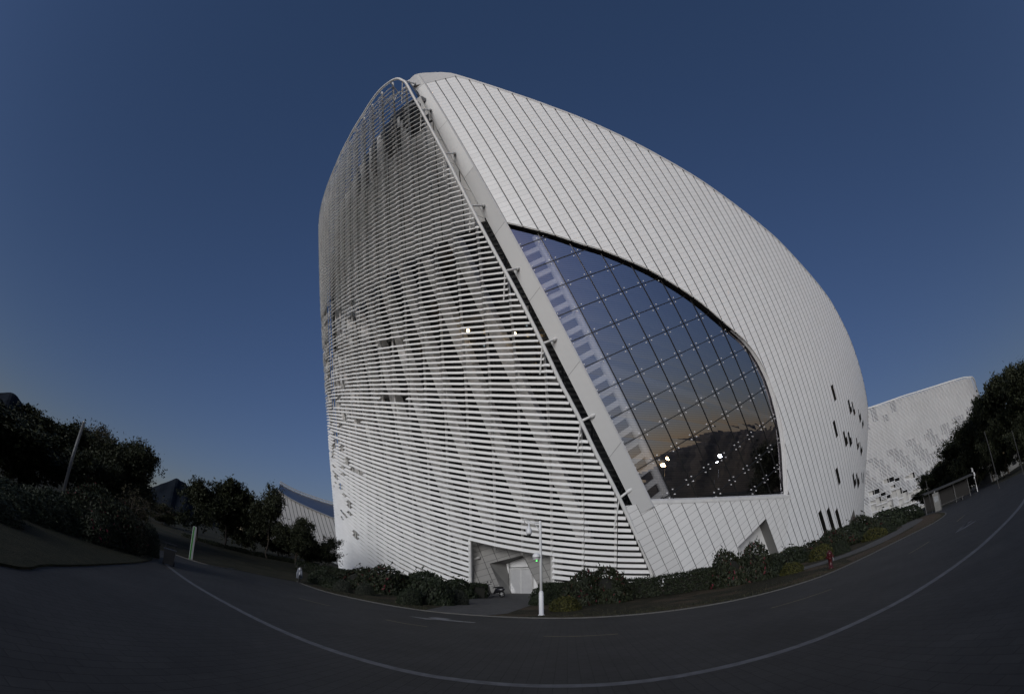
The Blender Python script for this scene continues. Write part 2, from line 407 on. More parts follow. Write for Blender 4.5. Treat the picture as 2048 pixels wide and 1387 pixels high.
# inclined edge (fascia) -------------------------------------------
vv = np.concatenate([np.linspace(12.2, 98, 60), np.linspace(98.5, 103, 8)])
def strip(mb, A, B, uvA=None, uvB=None):
    b0 = len(mb.v)
    for i in range(len(A)-1):
        mb.quad(A[i], B[i], B[i+1], A[i+1], None if uvA is None else [uvA[i], uvB[i], uvB[i+1], uvA[i+1]])
    return mb
uR = np.full_like(vv, -.02); uB = np.full_like(vv, -.17); uL = np.full_like(vv, -1.27)
Rr = Wp(uR, vv, .10); Bb = Wp(uB, vv, .16); Ll = Wp(uL, vv, -.42); Li = Wp(uL-.25, vv, -1.0)
f = MB(); fuv = [(0, (v-9.45)/12.9) for v in vv]; strip(f, Bb, Ll, fuv, [(q[0]+.9, q[1]+.085) for q in fuv])
f2 = MB(); strip(f2, Wp(uR, vv, -.1), Rr); strip(f2, Rr, Bb)
fas = part('fascia', f, M['fascia'])
part('fascia_bevel', f2, M['coping'], fas)
# return strip between the edge and the inner wall: grey above, dark glass below
kk = np.interp(vv, [12.2, 15.9, 27.5, 39.9, 52.7, 65.9, 78.9, 91.8, 102], [21.5, 17.7, 5.8, -6.5, -19.2, -32.4, -44.6, -56.5, -66])
def inner_left(k): return c_right(np.minimum(k, 33))-.25+.80*np.clip((-14-np.asarray(k, float))/34, 0, 1)
In = S(inner_left(kk), kk, -2.85)
def rs(i0, i1, m, name):
    mb = MB()
    strip(mb, Ll[i0:i1], In[i0:i1], [(0, v/6.45) for v in vv[i0:i1]], [(1, v/6.45) for v in vv[i0:i1]])
    part(name, mb, m)
i1 = int(np.searchsorted(vv, 59)); i2 = int(np.searchsorted(vv, 84.5)); i3 = int(np.searchsorted(vv, 97))
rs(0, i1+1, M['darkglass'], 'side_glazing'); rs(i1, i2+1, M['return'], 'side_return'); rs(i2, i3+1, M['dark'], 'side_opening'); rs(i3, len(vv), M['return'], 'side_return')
# lower corner facet
vl = np.linspace(0, 1, 24)
mb = MB(); 
top = 13.6; A_ = []; B_ = []; ua = []; ub = []
for t in vl:
    va = 12.9+(gv(0)-1-12.9)*t; vb = 14.5+(gv(-2)-1-14.5)*t
    A_.append(Wp(-.15, va, .02)[0]); B_.append(Wp(-2.0, vb, -.62)[0]); ua.append((0, va)); ub.append((-2.1, vb))
strip(mb, A_, B_, ua, ub); part('corner_panel', mb, M['corner'])

# glass outline in panel units
GP = [(13.91,-1.62),(14.71,1.55),(15.73,5.66),(16.37,9.14),(16.75,12.66),(16.93,15.73),(17.0,19.0)]
GH = [(0,60.75),(1.1,58.89),(2.66,56.24),(4.49,52.82),(6,50.42),(7,48.55),(8,46.67),(9,44.79),(9.93,42.69),(10.86,40.52),(11.78,38.28),(12.67,35.95),(13.46,33.48),(14.25,31.2),(14.96,29.33),(15.7,27.4),(16.3,25.0),(16.75,22.3),(17.0,19.0)]
GPa = np.array(GP); GHa = np.array(GH)
def glo(u): return np.interp(u, GPa[:, 0], GPa[:, 1]) if u > 13.91 else 13.1+(-1.62-13.1)*(u/13.91)
def ghi(u): return np.interp(u, GHa[:, 0], GHa[:, 1])
# openings (u0, u1, v0, v1)
WIN = [(29.95,30.8,4.9,8.7),(27.7,28.5,-2.4,1.5),(35.2,35.95,-2.2,1.5),(35.95,36.5,-2.2,-.8),(36.9,37.55,-3.9,-.15),(37.55,38.15,-3.9,-2.6),
 (30.4,31.15,-7.1,-3.2),(31.15,31.7,-7.1,-5.2),(32.3,33.05,-8.8,-4.9),(33.05,33.65,-8.8,-6.9),(25.2,26.05,-11.9,-8),(31.2,32.05,-19.2,-15.3),(32.05,32.75,-19.2,-17.6),
 (33.2,34.05,-21.4,-17.2),(34.05,34.9,-21.4,-19.4),(40.2,40.6,-8.4,-4.4),(40.6,41.8,-8.4,-6.3),(42.0,43.6,-11.4,-9.6),(36.1,36.6,-13,-9.5),(36.6,37.5,-13,-11.6),(38.1,38.6,-16.5,-12.4),(38.6,40,-16.5,-14.8),
 (37.2,37.7,-24,-20.6),(38.9,39.6,-26,-22.6)]
TALL = [(18.25,19.05,-10.8),(20.2,21.1,-12.6),(22.3,23.2,-15.3)]
GAPS = [(a, b, c, d) for a, b, c, d in WIN]+[(a, b, gv(a)+.8, d) for a, b, d in TALL]+[(25.4,29.2,-99,-22.7),(32.9,33.8,-99,-31.5)]
brk = set(np.arange(0, 64.01, .5))|{x for g in GAPS for x in g[:2]}|set(np.linspace(13.4, 17, 25))|{13.91}
brk = sorted(brk)
pw = MB()
def vstrip(mb, ua, ub, la, lb, ha, hb):
    if min(ha-la, hb-lb) < -.01 or max(ha-la, hb-lb) < .02: return
    n = max(2, int((max(ha, hb)-min(la, lb))/2.5)+1); t = np.linspace(0, 1, n)
    va = la+(ha-la)*t; vb = lb+(hb-lb)*t
    A = Wp(np.full(n, ua), va); B = Wp(np.full(n, ub), vb)
    for i in range(n-1):
        mb.quad(A[i], B[i], B[i+1], A[i+1], [(ua, va[i]), (ub, vb[i]), (ub, vb[i+1]), (ua, va[i+1])])
for a, b in zip(brk[:-1], brk[1:]):
    if b-a < 1e-6: continue
    m_ = (a+b)/2
    if b <= 17.0001: vstrip(pw, a, b, ghi(a), ghi(b), rim(a), rim(b))
    # below / beside the glass, right of the corner line
    def cornerv(u): return np.interp(u, [10.0, 11.09, 12.73, 14.21], [-11.2, -8.8, -5.6, -1.97])
    if m_ < 10: continue
    if b <= 17.0001 and a < 17:
        # between ground and the corner line is facet; above it up to the glass is wall (thin sliver)
        lo_a = gv(a)-1; lo_b = gv(b)-1
        top_a = cornerv(a) if a < 14.21 else glo(a); top_b = cornerv(b) if b < 14.21 else glo(b)
        if m_ > 14.21: top_a, top_b = glo(max(a, 13.92)), glo(b)
        vstrip(pw, a, b, lo_a, lo_b, top_a, top_b)
        continue
    lo = gv(m_)-1
    gs = sorted([(g[2], g[3]) for g in GAPS if g[0] <= m_ <= g[1]])
    cur_a, cur_b = gv(a)-1, gv(b)-1
    for g0, g1 in gs:
        if g0 > cur_a: vstrip(pw, a, b, cur_a, cur_b, g0, g0)
        cur_a = cur_b = g1
    vstrip(pw, a, b, cur_a, cur_b, rim(a), rim(b))
part('panel_wall', pw, M['panel'], smooth=True)
# facet under the glass, with its triangular entrance hole
fb = MB(); fbrk = sorted(set(np.arange(0, 14.01, .5))|{5.5, 9.78, 14.21, 10.0, 11.09, 12.73}|{-.15})
for a, b in zip(fbrk[:-1], fbrk[1:]):
    m_ = (a+b)/2
    top = lambda u: 13.1+(-1.97-13.1)*(u/14.21)
    low = lambda u: gv(u)-1 if u <= 10 else cornerv(u)
    if 5.5 < m_ < 9.78: vstrip(fb, a, b, -1.55, -1.55, top(a), top(b))
    else: vstrip(fb, a, b, low(a) if a > 10 else gv(a)-1, low(b) if b > 10 else gv(b)-1, top(a), top(b))
part('base_panel', fb, M['facet'])

# window recesses and panes ----------------------------------------
def recess(u0, u1, v0, v1, dep, frame, pane, name='window'):
    c = [(u0, v0), (u1, v0), (u1, v1), (u0, v1)]
    P = [Wp(*q)[0] for q in c]; Q = [p-Wn(*q)[0]*dep for p, q in zip(P, c)]
    mb = MB()
    for i in range(4):
        j = (i+1) % 4; mb.quad(P[i], P[j], Q[j], Q[i])
    w = part(name, mb, frame)
    p = MB().quad(*[q+Wn(*k)[0]*.01 for q, k in zip(Q, c)]); part('pane', p, pane, w)
    return w, Q
for g in WIN: recess(*g, .35, M['black'], M['darkglass'])
for a, b, d in TALL:
    w, Q = recess(a, b, gv(a)+.8, d, .45, M['black'], M['darkglass'])
    mb = MB()
    for t in (.33, .66): mb.beam(Wp(a+(b-a)*t, gv(a)+.8, -.38)[0], Wp(a+(b-a)*t, d, -.38)[0], .07, .07)
    part('glazing_bar', mb, M['black'], w)
def entrance(u0, u1, v1, dep, wallm, revealm, name):
    vg0, vg1 = gv(u0)-.6, gv(u1)-.6
    c = [(u0, vg0), (u1, vg1), (u1, v1), (u0, v1)]
    P = [Wp(*q)[0] for q in c]; Q = [p-np.array([.45, -.89, 0])*-dep*0 + np.array([-.02, dep, 0]) for p in P]
    Q[0] = Q[0]-np.array([.4, 0, 0])
    mb = MB(); mb.quad(P[1], P[2], Q[2], Q[1]); mb.quad(P[2], P[3], Q[3], Q[2]); mb.quad(P[3], P[0], Q[0], Q[3])
    w = part(name, mb, revealm)
    part('back_wall', MB().quad(*Q), wallm, w)
    return w, Q
def doubledoor(root, base, right, up, wd, ht, mleaf, mframe):
    """two leaves in a frame; base = bottom centre"""
    base, right, up = map(lambda q: np.array(q, float), (base, right, up)); out = np.cross(right, up)
    out = out/np.linalg.norm(out)
    if out[1] > 0: out = -out
    fr = MB()
    for x in (-wd/2-.04, 0, wd/2+.04): fr.beam(base+right*x, base+right*x+up*(ht+.04), .06, .06, out)
    fr.beam(base-right*(wd/2+.04)+up*(ht+.04), base+right*(wd/2+.04)+up*(ht+.04), .06, .06, out)
    f_ = part('door_frame', fr, mframe, root)
    for s in (-1, 1):
        a = base+right*(s*wd/4)-out*.01
        d = part('door_leaf', MB().beam(a+up*.02, a+up*(ht-.02), wd/2-.05, .05, out), mleaf, f_) if False else part('door_leaf', MB().beam(a+up*.02, a+up*(ht-.02), wd/2-.05, .05, out), mleaf, root)
        h = base+right*(s*.10)+out*.06
        part('door_handle', MB().tube([h+up*.95, h+up*1.25], .018, 6), M['mullion'], root)
M['doorwhite'] = mat('door_paint', (.66, .66, .66), .3, var=.05, vscale=1.2)
M['niche'] = mat('niche_grey', (.17, .168, .16), .6, var=.06, vscale=1)
w, Q = entrance(5.5, 9.78, -1.55, 1.7, M['doorwhite'], M['niche'], 'side_entrance')
bm = (Q[0]+Q[1])/2; dr = (Q[1]-Q[0]); dr[2] = 0; dr /= np.linalg.norm(dr)
doubledoor(w, (bm[0]-.2, bm[1]-.08, 0), dr, (0, 0, 1), 1.9, 2.5, M['doorwhite'], M['black'])
entrance(25.4, 29.2, -22.7, 1.8, M['doorwhite'], M['niche'], 'rear_entrance')
entrance(32.9, 33.8, -31.5, .8, M['niche'], M['niche'], 'slot_entrance')

# the eye-shaped glass wall ----------------------------------------
DG = -.45
gu = sorted(set(np.arange(0, 17.01, .5))|set(np.linspace(13.6, 17, 20))|{13.91}); gm = MB(); rt = MB(); rl = MB()
for a, b in zip(gu[:-1], gu[1:]):
    la, lb, ha, hb = glo(a), glo(b), ghi(a), ghi(b)
    n = max(3, int((ha-la)/3)); t = np.linspace(0, 1, n)
    A = Wp(np.full(n, a), la+(ha-la)*t, DG); B = Wp(np.full(n, b), lb+(hb-lb)*t, DG)
    for i in range(n-1): gm.quad(A[i], B[i], B[i+1], A[i+1])
    rt.quad(Wp(a, ha, .02)[0], Wp(b, hb, .02)[0], Wp(b, hb, DG-.05)[0], Wp(a, ha, DG-.05)[0]) if b < 15.4 else rl.quad(Wp(a, ha, .02)[0], Wp(b, hb, .02)[0], Wp(b, hb, DG-.05)[0], Wp(a, ha, DG-.05)[0])
    if a >= 13.9: rl.quad(Wp(a, la, .02)[0], Wp(b, lb, .02)[0], Wp(b, lb, DG-.05)[0], Wp(a, la, DG-.05)[0])
eye = empty('glass_wall', (0, 0, 0)); eye.parent = hall
gw = part('glass_pane', gm, M['glass'], eye, smooth=True)
part('reveal', rt, M['black'], eye); part('reveal', rl, M['coping'], eye)
# outer trim bead round the opening
tb = [(u, ghi(u)) for u in np.linspace(0, 17, 60)]+[(p[0], p[1]) for p in GP[::-1]]
tb = np.array(tb)
part('trim', MB().tube(Wp(tb[:, 0], tb[:, 1]+.25, .03), .045, 6), M['steel'], eye)
# wide white frame strip at the right side of the opening
fs = MB(); tv = np.linspace(-1.6, 30, 40)
uedge = np.interp(tv, [-1.62,1.55,5.66,9.14,12.66,15.7,19,22.3,25,27.4,30], [13.91,14.71,15.73,16.37,16.75,16.93,17,16.75,16.3,15.7,14.7])
wd = np.interp(tv, [-1.6, 10, 22, 30], [.42, .36, .2, .05])
strip(fs, Wp(uedge-wd, tv, -.30), Wp(uedge+.03, tv, -.02)); part('frame_strip', fs, M['coping'], eye)
# glazing joints and bolts
gj = MB(); bolts = []
VL = [11.9, 17.8, 21.9, 26.05, 30.2, 34.4, 38.7, 43.1, 47.5, 51.9, 56.3]
VL = [3.9, 7.85]+VL; VL[2] = 12.2; VL = [-.3]+VL
ULs = [1.93+2*i-.0*i for i in range(8)]
for u in ULs:
    lo, hi = glo(u), ghi(u); vs = np.linspace(lo, hi, 24)
    P = Wp(np.full(24, u), vs, DG+.03)
    for i in range(23): gj.beam(P[i], P[i+1], .075, .05, Wn(u, vs[i])[0])
for v in VL:
    us = [u for u in np.linspace(0, 17, 120) if glo(u) < v < ghi(u)]
    if len(us) < 3: continue
    us = np.linspace(us[0], us[-1], 20); P = Wp(us, np.full(20, v), DG+.03)
    for i in range(19): gj.beam(P[i], P[i+1], .075, .05, Wn(us[i], v)[0])
    for u in [0.12-.2]+ULs:
        for du in (-.28, .28):
            for dv in (-.4, .4):
                uu, v2 = u+du, v+dv
                if uu > .1 and glo(uu)+.3 < v2 < ghi(uu)-.3: bolts.append((uu, v2))
part('glazing_joint', gj, M['black'], eye)
M['bolt'] = mat('polished_bolt', (.75, .75, .75), .3)
bm_ = MB()
for u, v in bolts:
    p = Wp(u, v, DG+.02)[0]; nrm = Wn(u, v)[0]; bm_.tube([p, p+nrm*.05], .055, 8)
o = part('glass_bolt', bm_, M['bolt'], eye); o['kind'] = 'stuff'
M['truss'] = mat('white_truss_paint', (.90, .90, .90), .4)
# ladder truss just behind the glass
tv = np.linspace(11.5, 57.5, 40)
tr = empty('ladder_truss', (0, 0, 0)); tr.parent = hall
part('truss_chord', MB().tube(Wp(np.full(40, 1.75), tv, -1.0), .40, 12), M['truss'], tr, smooth=True)
for v in np.arange(12.8, 56.5, 2.12):
    part('rung', MB().beam(Wp(-.15, v-.2, -1.0)[0], Wp(1.65, v+.05, -1.0)[0], .50, .30, Wn(1, v)[0]), M['truss'], tr)
# sill ledge between glass and facet
ug = np.linspace(-.1, 14.2, 30); tl = 13.1+(-1.97-13.1)*(ug/14.21)
gl_ = np.array([glo(min(u, 13.9)) for u in ug])
sl = MB(); strip(sl, Wp(ug, tl-.55, .05), Wp(ug, tl+.0, .06)); strip(sl, Wp(ug, tl, .06), Wp(np.minimum(ug, 13.95), gl_+.35, DG-.02)); part('sill', sl, M['steel'])

# coping along the rim, with the flat cap at the tip
ur = np.array(sorted(set(np.linspace(-1.3, 4, 14))|set(np.linspace(4, 64, 90)))); vr = rim(ur)
hr = np.interp(ur, [-1.3, -.6, 0, .55, 1.9, 2.5, 3.1, 4.1, 8, 30, 64], [2.0, 3.6, 3.9, 3.7, 2.7, 1.9, 1.0, .75, .6, .6, .7])
cp = MB(); strip(cp, Wp(ur, vr-.05, .03), Wp(ur, vr+hr, .05)); strip(cp, Wp(ur, vr+hr, .05), Wp(ur, vr+hr+.2, -.7)); strip(cp, Wp(ur, vr-.05, .03), Wp(ur, vr-.05, -.1))
part('coping', cp, M['coping'])
for u in range(1, 60):
    bt = MB(); p = Wp(u, rim(u)-.35, .04)[0]; bt.beam(p, Wp(u, rim(u)+.1, .04)[0], .10, .05, Wn(u, rim(u))[0])
    part('seam_bracket', bt, M['black'])

# inner wall behind the louvres -------------------------------------
OFF = -2.9
cg = np.concatenate([np.arange(-2, 28.01, .5)])
def kdark(c): return np.interp(c, [3, 4.7, 5.9, 7.1, 8.1, 9.1, 11.2, 12.9, 14.7, 20, 28], [-30, -27.7, -26.6, -25.9, -25.5, -25, -23.2, -21, -18.9, -12, -5])
iw = MB(); ig = MB(); ib = MB(); ib2 = MB()
PX = (-1.3, 3.4)
OPEN = [[(8.9,-65.5),(8.0,-65.5),(6.3,-52.2),(7.2,-51.6),(7.9,-51.7),(8.9,-60.2)], [(9.8,-62.5),(9.0,-62),(8.6,-50.7),(9.8,-51),(10.8,-60.5)], [(11.9,-60.5),(11.1,-60.3),(11.1,-49.9),(11.8,-49.5)], [(12.8,-60),(12.2,-59.6),(12.1,-50.1),(12.6,-48.9)], [(14.1,-58.5),(13.6,-58.5),(13.5,-50),(13.9,-49)]]
def inpoly(x, y, P):
    r_ = False; m_ = len(P)
    for a in range(m_):
        x0, y0 = P[a]; x1, y1 = P[(a+1) % m_]
        if (y0 > y) != (y1 > y) and x < (x1-x0)*(y-y0)/(y1-y0)+x0: r_ = not r_
    return r_
kg = np.arange(-67, 80, .6); cgr = np.arange(-1.5, 28.01, .25)
KK, CC = np.meshgrid(kg, cgr, indexing='ij'); CL = np.maximum(CC, inner_left(KK)); PG = S(CL.ravel(), KK.ravel(), OFF).reshape(len(kg), len(cgr), 3)
for i in range(len(kg)-1):
    k0, k1 = kg[i], kg[i+1]; km = (k0+k1)/2; run = None
    for j in range(len(cgr)-1):
        if max(CL[i, j+1]-CL[i, j], CL[i+1, j+1]-CL[i+1, j]) < .01: continue
        cm = (CL[i, j+1]+CL[i, j])/2
        if km < k_top(max(cm, 8.4))+4.2+.0*cm or km > gk(cm)+2: continue
        if km > 28 and 2.6 < cm < 6.4: continue
        # where this point is seen on the curtain (the wall stands 2.9 m behind it)
        cs_, ks_ = cm+PX[0], km+PX[1]
        dark = (km+1.9 > kdark(cm-1.4) and km < 27.5+max(0, (cm-7)*2.0)) or (km < -44 and any(inpoly(cs_, ks_, o_) for o_ in OPEN))
        low = km >= 27.5 and cm < 8.5
        P = [PG[i+1, j], PG[i+1, j+1], PG[i, j+1], PG[i, j]]; uvs = [(CL[i+1, j], k1), (CL[i+1, j+1], k1), (CL[i, j+1], k0), (CL[i, j], k0)]
        if dark: ig.add(P, [(0, 1, 2, 3)])
        elif low: (ib if cm < 4.5 else ib2).add(P, [(0, 1, 2, 3)], uvs)
        else: iw.add(P, [(0, 1, 2, 3)], uvs)
part('inner_wall', iw, M['inner']); part('inner_glazing', ig, M['darkglass'])
M['plinth'] = panelmat('plinth_cladding', (.09, .088, .083), seam=.02, joint=.015, jcol=.2, var=.1, sv=.5, shear=.4)
part('plinth_cladding', ib, M['plinth']); part('plinth_cladding', ib2, M['plinth'])
# raking concrete fins in front of the dark glazing
for j, c0 in enumerate(np.arange(3.9, 27, 1.75)):
    # along k: c = c0 - (k)/12
    kk = np.arange(-40, 60, 2.0); cc = c0+1.2-(kk+10)/12.
    ok = [(c_, k_) for c_, k_ in zip(cc, kk) if c_ > inner_left(k_)+.2 and k_+1.2 > kdark(c_-.9)-1.0 and k_ < gk(c_)-1 and c_ < 28 and not (k_ > 26.5 and c_ < 6.6)]
    if len(ok) < 3: continue
    ok = np.array(ok); mb = MB()
    L1 = S(ok[:, 0]-.25, ok[:, 1], -1.75); L2 = S(ok[:, 0]+.25, ok[:, 1], -1.75); B1 = S(ok[:, 0]-.25, ok[:, 1], -2.85); B2 = S(ok[:, 0]+.25, ok[:, 1], -2.85)
    strip(mb, L1, L2); strip(mb, L2, B2); strip(mb, B1, L1)
    part('raking_fin', mb, M['fin'])
# floor edges seen between louvres
for k0 in (-14, -1, 12):
    ccs = np.arange(c_right(k0)+.2, 24, .5); part('floor_edge', strip(MB(), S(ccs, np.full_like(ccs, k0)+ccs*.35, -2.7), S(ccs, np.full_like(ccs, k0-.8)+ccs*.35, -2.7)), M['niche'])

# entrance niche behind the curtain: cladding, recessed metal doors
def ray(px, py):
    x = px-1024; y = -(py-693.5); r = math.hypot(x, y)+1e-9; th = r/845.; p = R(31.3)
    fw = np.array([0, math.cos(p), math.sin(p)]); up = np.array([0, -math.sin(p), math.cos(p)])
    return math.cos(th)*fw+math.sin(th)*(x/r*np.array([1., 0, 0])+y/r*up)

# added glowing balls on rods, imitating street-lamp reflections seen between the louvres
M['warmglow'] = emis('warm_glow', (1.0, .72, .38), 9); M['coolglow'] = emis('cool_glow', (.75, .9, 1.0), 3)
for c_, k_, r_, m_ in ((6.1, -9.8, .17, 'warmglow'), (4.2, -8.6, .17, 'warmglow'), (4.2, -10.3, .09, 'coolglow'), (6.14, -7.2, .10, 'coolglow')):
    p = S(c_, k_, -1.5)[0]; w_ = part('lamp_reflection', MB().lathe([(r_*.3, -r_), (r_*.9, -r_*.5), (r_, 0), (r_*.9, r_*.5), (r_*.3, r_)], p, 12), M[m_], smooth=True)
    part('reflection_rod', MB().tube([p+np.array([0, 0, r_]), p+np.array([0, 0, r_+.9])], .02, 5), M['black'], w_)
def at(px, py, Y):
    d = ray(px, py); return d*(Y/d[1])+UP
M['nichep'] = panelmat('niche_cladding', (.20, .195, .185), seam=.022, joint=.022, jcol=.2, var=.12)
nic = empty('entrance_niche', (0, 0, 0)); nic.parent = hall
YN = None
Pa, Pb = S(3.0, 34, -1.0)[0], S(6.0, 34, -1.0)[0]; ex = Pa-Pb; ex[2] = 0; ex /= np.linalg.norm(ex); ey = np.array([-ex[1], ex[0], 0])   # ex right, ey inwards
if ey[1] < 0: ey = -ey
def q(px, py, dep=0.):
    d = ray(px, py); t = ((Pa+ey*dep-UP)@ey)/(d@ey); return UP+d*t
def dn(p): return np.array([p[0], p[1], -.1])
def nuv(p): return ((p[0]+.42*p[2])/1.35, (p[2]-.30*p[0])/.66)
def poly(mb, pts): mb.add(pts, [tuple(range(len(pts)))], [nuv(p) for p in pts])
nb = MB()
E0, E1, E2, EL = q(979, 1126), q(1045, 1109), q(1086, 1190), q(1008, 1190)
for P in ([q(925, 1065), E0, EL, dn(EL), dn(q(925, 1190))], [q(925, 1065), q(1050, 1080), E1, E0], [q(1050, 1080), q(1125, 1098), dn(q(1125, 1190)), dn(E2), E2, E1]):
    poly(nb, P[::-1])
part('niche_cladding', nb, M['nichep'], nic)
DB = 1.7; bk = ey*DB
b0 = E0+bk+ex*1.0; b1 = E1+bk+np.array([0, 0, .1]); b3 = dn(EL)+bk+ex*.25; b2 = dn(E2)+bk+ex*.5; bt_ = b2*.35+b1*.65+ex*.4
part('back_wall', MB().add([b3, b2, bt_, b1, b0], [(0, 1, 2, 3, 4)]), M['doorwhite'], nic)
rv = MB(); rv.quad(E0, E1, b1, b0); rv.quad(E0, b0, b3, dn(EL)); rv.add([E1, dn(E2), b2, bt_, b1], [(0, 1, 2, 3, 4)])
part('soffit', rv, M['niche'], nic)
M['doormetal'] = mat('brushed_door_metal', (.85, .85, .86), .13, metal=.6, var=.05, vscale=2)
dc = q(1043, 1180, DB-.12); dc[2] = 0
dc = dc-ey*.1
doubledoor(nic, dc, ex, (0, 0, 1), 2.25, 2.5, M['doormetal'], M['mullion'])
part('transom', MB().beam(dc-ex*1.25+UP*1.69, dc+ex*1.0+UP*1.69, .05, .05), M['black'], nic)
part('side_post', MB().beam(dc-ex*1.28, dc-ex*1.28+UP*2.0, .06, .06, ey), M['black'], nic)
part('wall_lamp', MB().tube([q(950, 1117), q(958, 1114, -.3)], .12, 10), M['mullion'], nic)

# rear wall and roof that close the hall --------------------------
nr = 30
tt = np.linspace(0, 1, nr)
vv2 = gv(64)-2+(rim(64)-gv(64)+2)*tt; Aw = Wp(np.full(nr, 64.), vv2)
k2 = gk(28)+2+(k_top(28)-gk(28)-2)*tt; As = S(np.full(nr, 28.), k2, -1.)
strip_ = MB(); strip(strip_, As, Aw); part('rear_wall', strip_, M['roof'])
rf = MB(); nu = 50; t = np.linspace(0, 1, nu)
ra = Wp(0+64*t, rim(64*t)-.1, -.8); cb_ = S(8.6+19.4*t, k_top(8.6+19.4*t)+5, OFF+.05)
prev = ra
for s in np.linspace(.1, 1, 10):
    cur = ra*(1-s)+cb_*s-np.array([0, 0, 3.0])*math.sin(math.pi*s); strip(rf, prev, cur); prev = cur
part('roof', rf, M['roof'])

# ---------------------------------------------------------------- far hall on the left (white wall, sagging dark roof)
def azp(az, D, z): return np.array([D*math.sin(R(az)), D*math.cos(R(az)), z])
fl = empty('far_hall', azp(-25, 112, 0), 'distant hall with white seamed wall under a sagging dark roof, left of the louvred curtain', 'building')
azs = np.linspace(-31.3, -14, 40); x = (azs+33)/19
def elz(el, D): return 1.6+D*math.tan(R(el))
Dw = 112+14*x
wt = np.interp(azs, [-33, -31.0, -29.6, -28, -26.5, -25, -23.7, -19, -14], [9.6, 8.0, 7.5, 7.05, 6.7, 6.35, 6.05, 5.5, 5.3])
rt_ = np.interp(azs, [-33, -31.2, -29.6, -28, -26.5, -25, -23.7, -19, -14], [10.6, 9.05, 8.6, 8.3, 8.1, 7.9, 7.8, 7.7, 7.9])
wtop = np.array([azp(a, d, elz(e, d)) for a, d, e in zip(azs, Dw, wt)])
wbot = np.array([azp(a-.4, d+4, -1) for a, d in zip(azs, Dw)])
ft = MB(); L = np.cumsum(np.r_[0, np.linalg.norm(np.diff(wtop[:, :2], axis=0), axis=1)])/1.25
for i in range(39):
    for s0 in range(4):
        f0, f1 = s0/4, (s0+1)/4; g = lambda j, f_: wbot[j]*(1-f_)+wtop[j]*f_
        h = lambda j, f_: (L[j]*1.0+ f_*7.0, f_*26)
        ft.quad(g(i, f0), g(i+1, f0), g(i+1, f1), g(i, f1), [h(i, f0), h(i+1, f0), h(i+1, f1), h(i, f1)])
M['farpanel'] = panelmat('far_panel', (.78, .775, .77), seam=.055, joint=.0, var=.04)
part('wall', ft, M['farpanel'], fl, smooth=True)
M['farroof'] = mat('blue_grey_roof', (.085, .09, .11), .35, var=.08, vscale=.4)
rtop = np.array([azp(a, d+26, elz(e, d+26)) for a, d, e in zip(azs, Dw, rt_)])
ff = MB(); strip(ff, wtop+np.array([0, -.3, .15]), rtop); strip(ff, rtop, rtop*np.array([1.1, 1.1, 0])); strip(ff, wtop*np.array([.999, .999, 1]), wtop+np.array([0, -.3, .15]))
rfo = part('roof', ff, M['farroof'], fl, smooth=True)
part('eaves_pipe', MB().tube(wtop+np.array([0, -.35, .15]), .16, 8), M['mullion'], fl)
rail = MB(); up1 = rtop+np.array([0, 0, .9]); rail.tube(up1, .16, 6); rail.tube(rtop+np.array([0, 0, .2]), .16, 6)
for i in range(0, 39):
    rail.tube([rtop[i]+np.array([0, 0, .2]), up1[i]], .07, 4); rail.tube([rtop[i]+np.array([0, 0, .2]), up1[i+1]], .06, 4)
part('ridge_truss', rail, M['mullion'], rfo)

# ---------------------------------------------------------------- second louvred hall on the right
sh = empty('louvred_hall', azp(55, 200, 0), 'distant white louvred hall rising to a rounded corner behind the trees at right', 'building')
def plan(s):
    """s metres along the facade from its left end (hidden behind the main hall) to the rounded corner"""
    azq = np.interp(s, [0, 60, 92], [44, 60.5, 65.0]); D = np.interp(s, [0, 60, 92], [185, 222, 236])
    return np.array([D*math.sin(R(azq)), D*math.cos(R(azq))])
pts = [np.array(plan(0))]
d = azp(62.3, 232, 0)[:2]-azp(44, 186, 0)[:2]; Lf = np.linalg.norm(d); d /= Lf
pts = [azp(44, 186, 0)[:2]+d*s for s in np.arange(0, Lf, 2.85)]
ang = math.atan2(d[1], d[0]); cur = pts[-1].copy(); st = 0
for i in range(14):
    ang += R(7.5 if i > 2 else 4); cur = cur+2.85*np.array([math.cos(ang), math.sin(ang)]); pts.append(cur.copy())
pts = np.array(pts); npz = len(pts)
azq = np.degrees(np.arctan2(pts[:, 0], pts[:, 1])); Dq = np.hypot(pts[:, 0], pts[:, 1])
topel = np.interp(azq, [44, 49.2, 54.4, 58, 61.4, 63, 64.4, 65.2], [13.5, 13.3, 12.85, 12.3, 11.72, 11.35, 10.75, 10.0])
ztop = 1.6+Dq*np.tan(np.radians(topel))
for i in range(npz-9, npz): ztop[i] = min(ztop[i], ztop[npz-10]-((i-npz+10)**1.5)*.55)
nrm = np.gradient(pts, axis=0); nrm = np.stack([nrm[:, 1], -nrm[:, 0]], 1); nrm /= np.linalg.norm(nrm, axis=1)[:, None]
lean = .10
def fp(i, z, off=0.):
    o = (z-18)*lean*-0.0+off
    return np.array([pts[i][0]+nrm[i][0]*(off+z*lean*.4), pts[i][1]+nrm[i][1]*(off+z*lean*.4), z])
lm = MB(); r3 = random.Random(5); gset = set()
for _ in range(150):
    i = r3.randint(4, 26); z = r3.choice([r3.randint(1, 26), r3.randint(1, 14)])
    if i > 18 and z > 18: continue
    w_ = r3.choice([1, 1, 2]); h_ = r3.choice([2, 2, 3])
    for a in range(w_):
        for b in range(h_): gset.add((i+a, z*1+b))
RS = .56
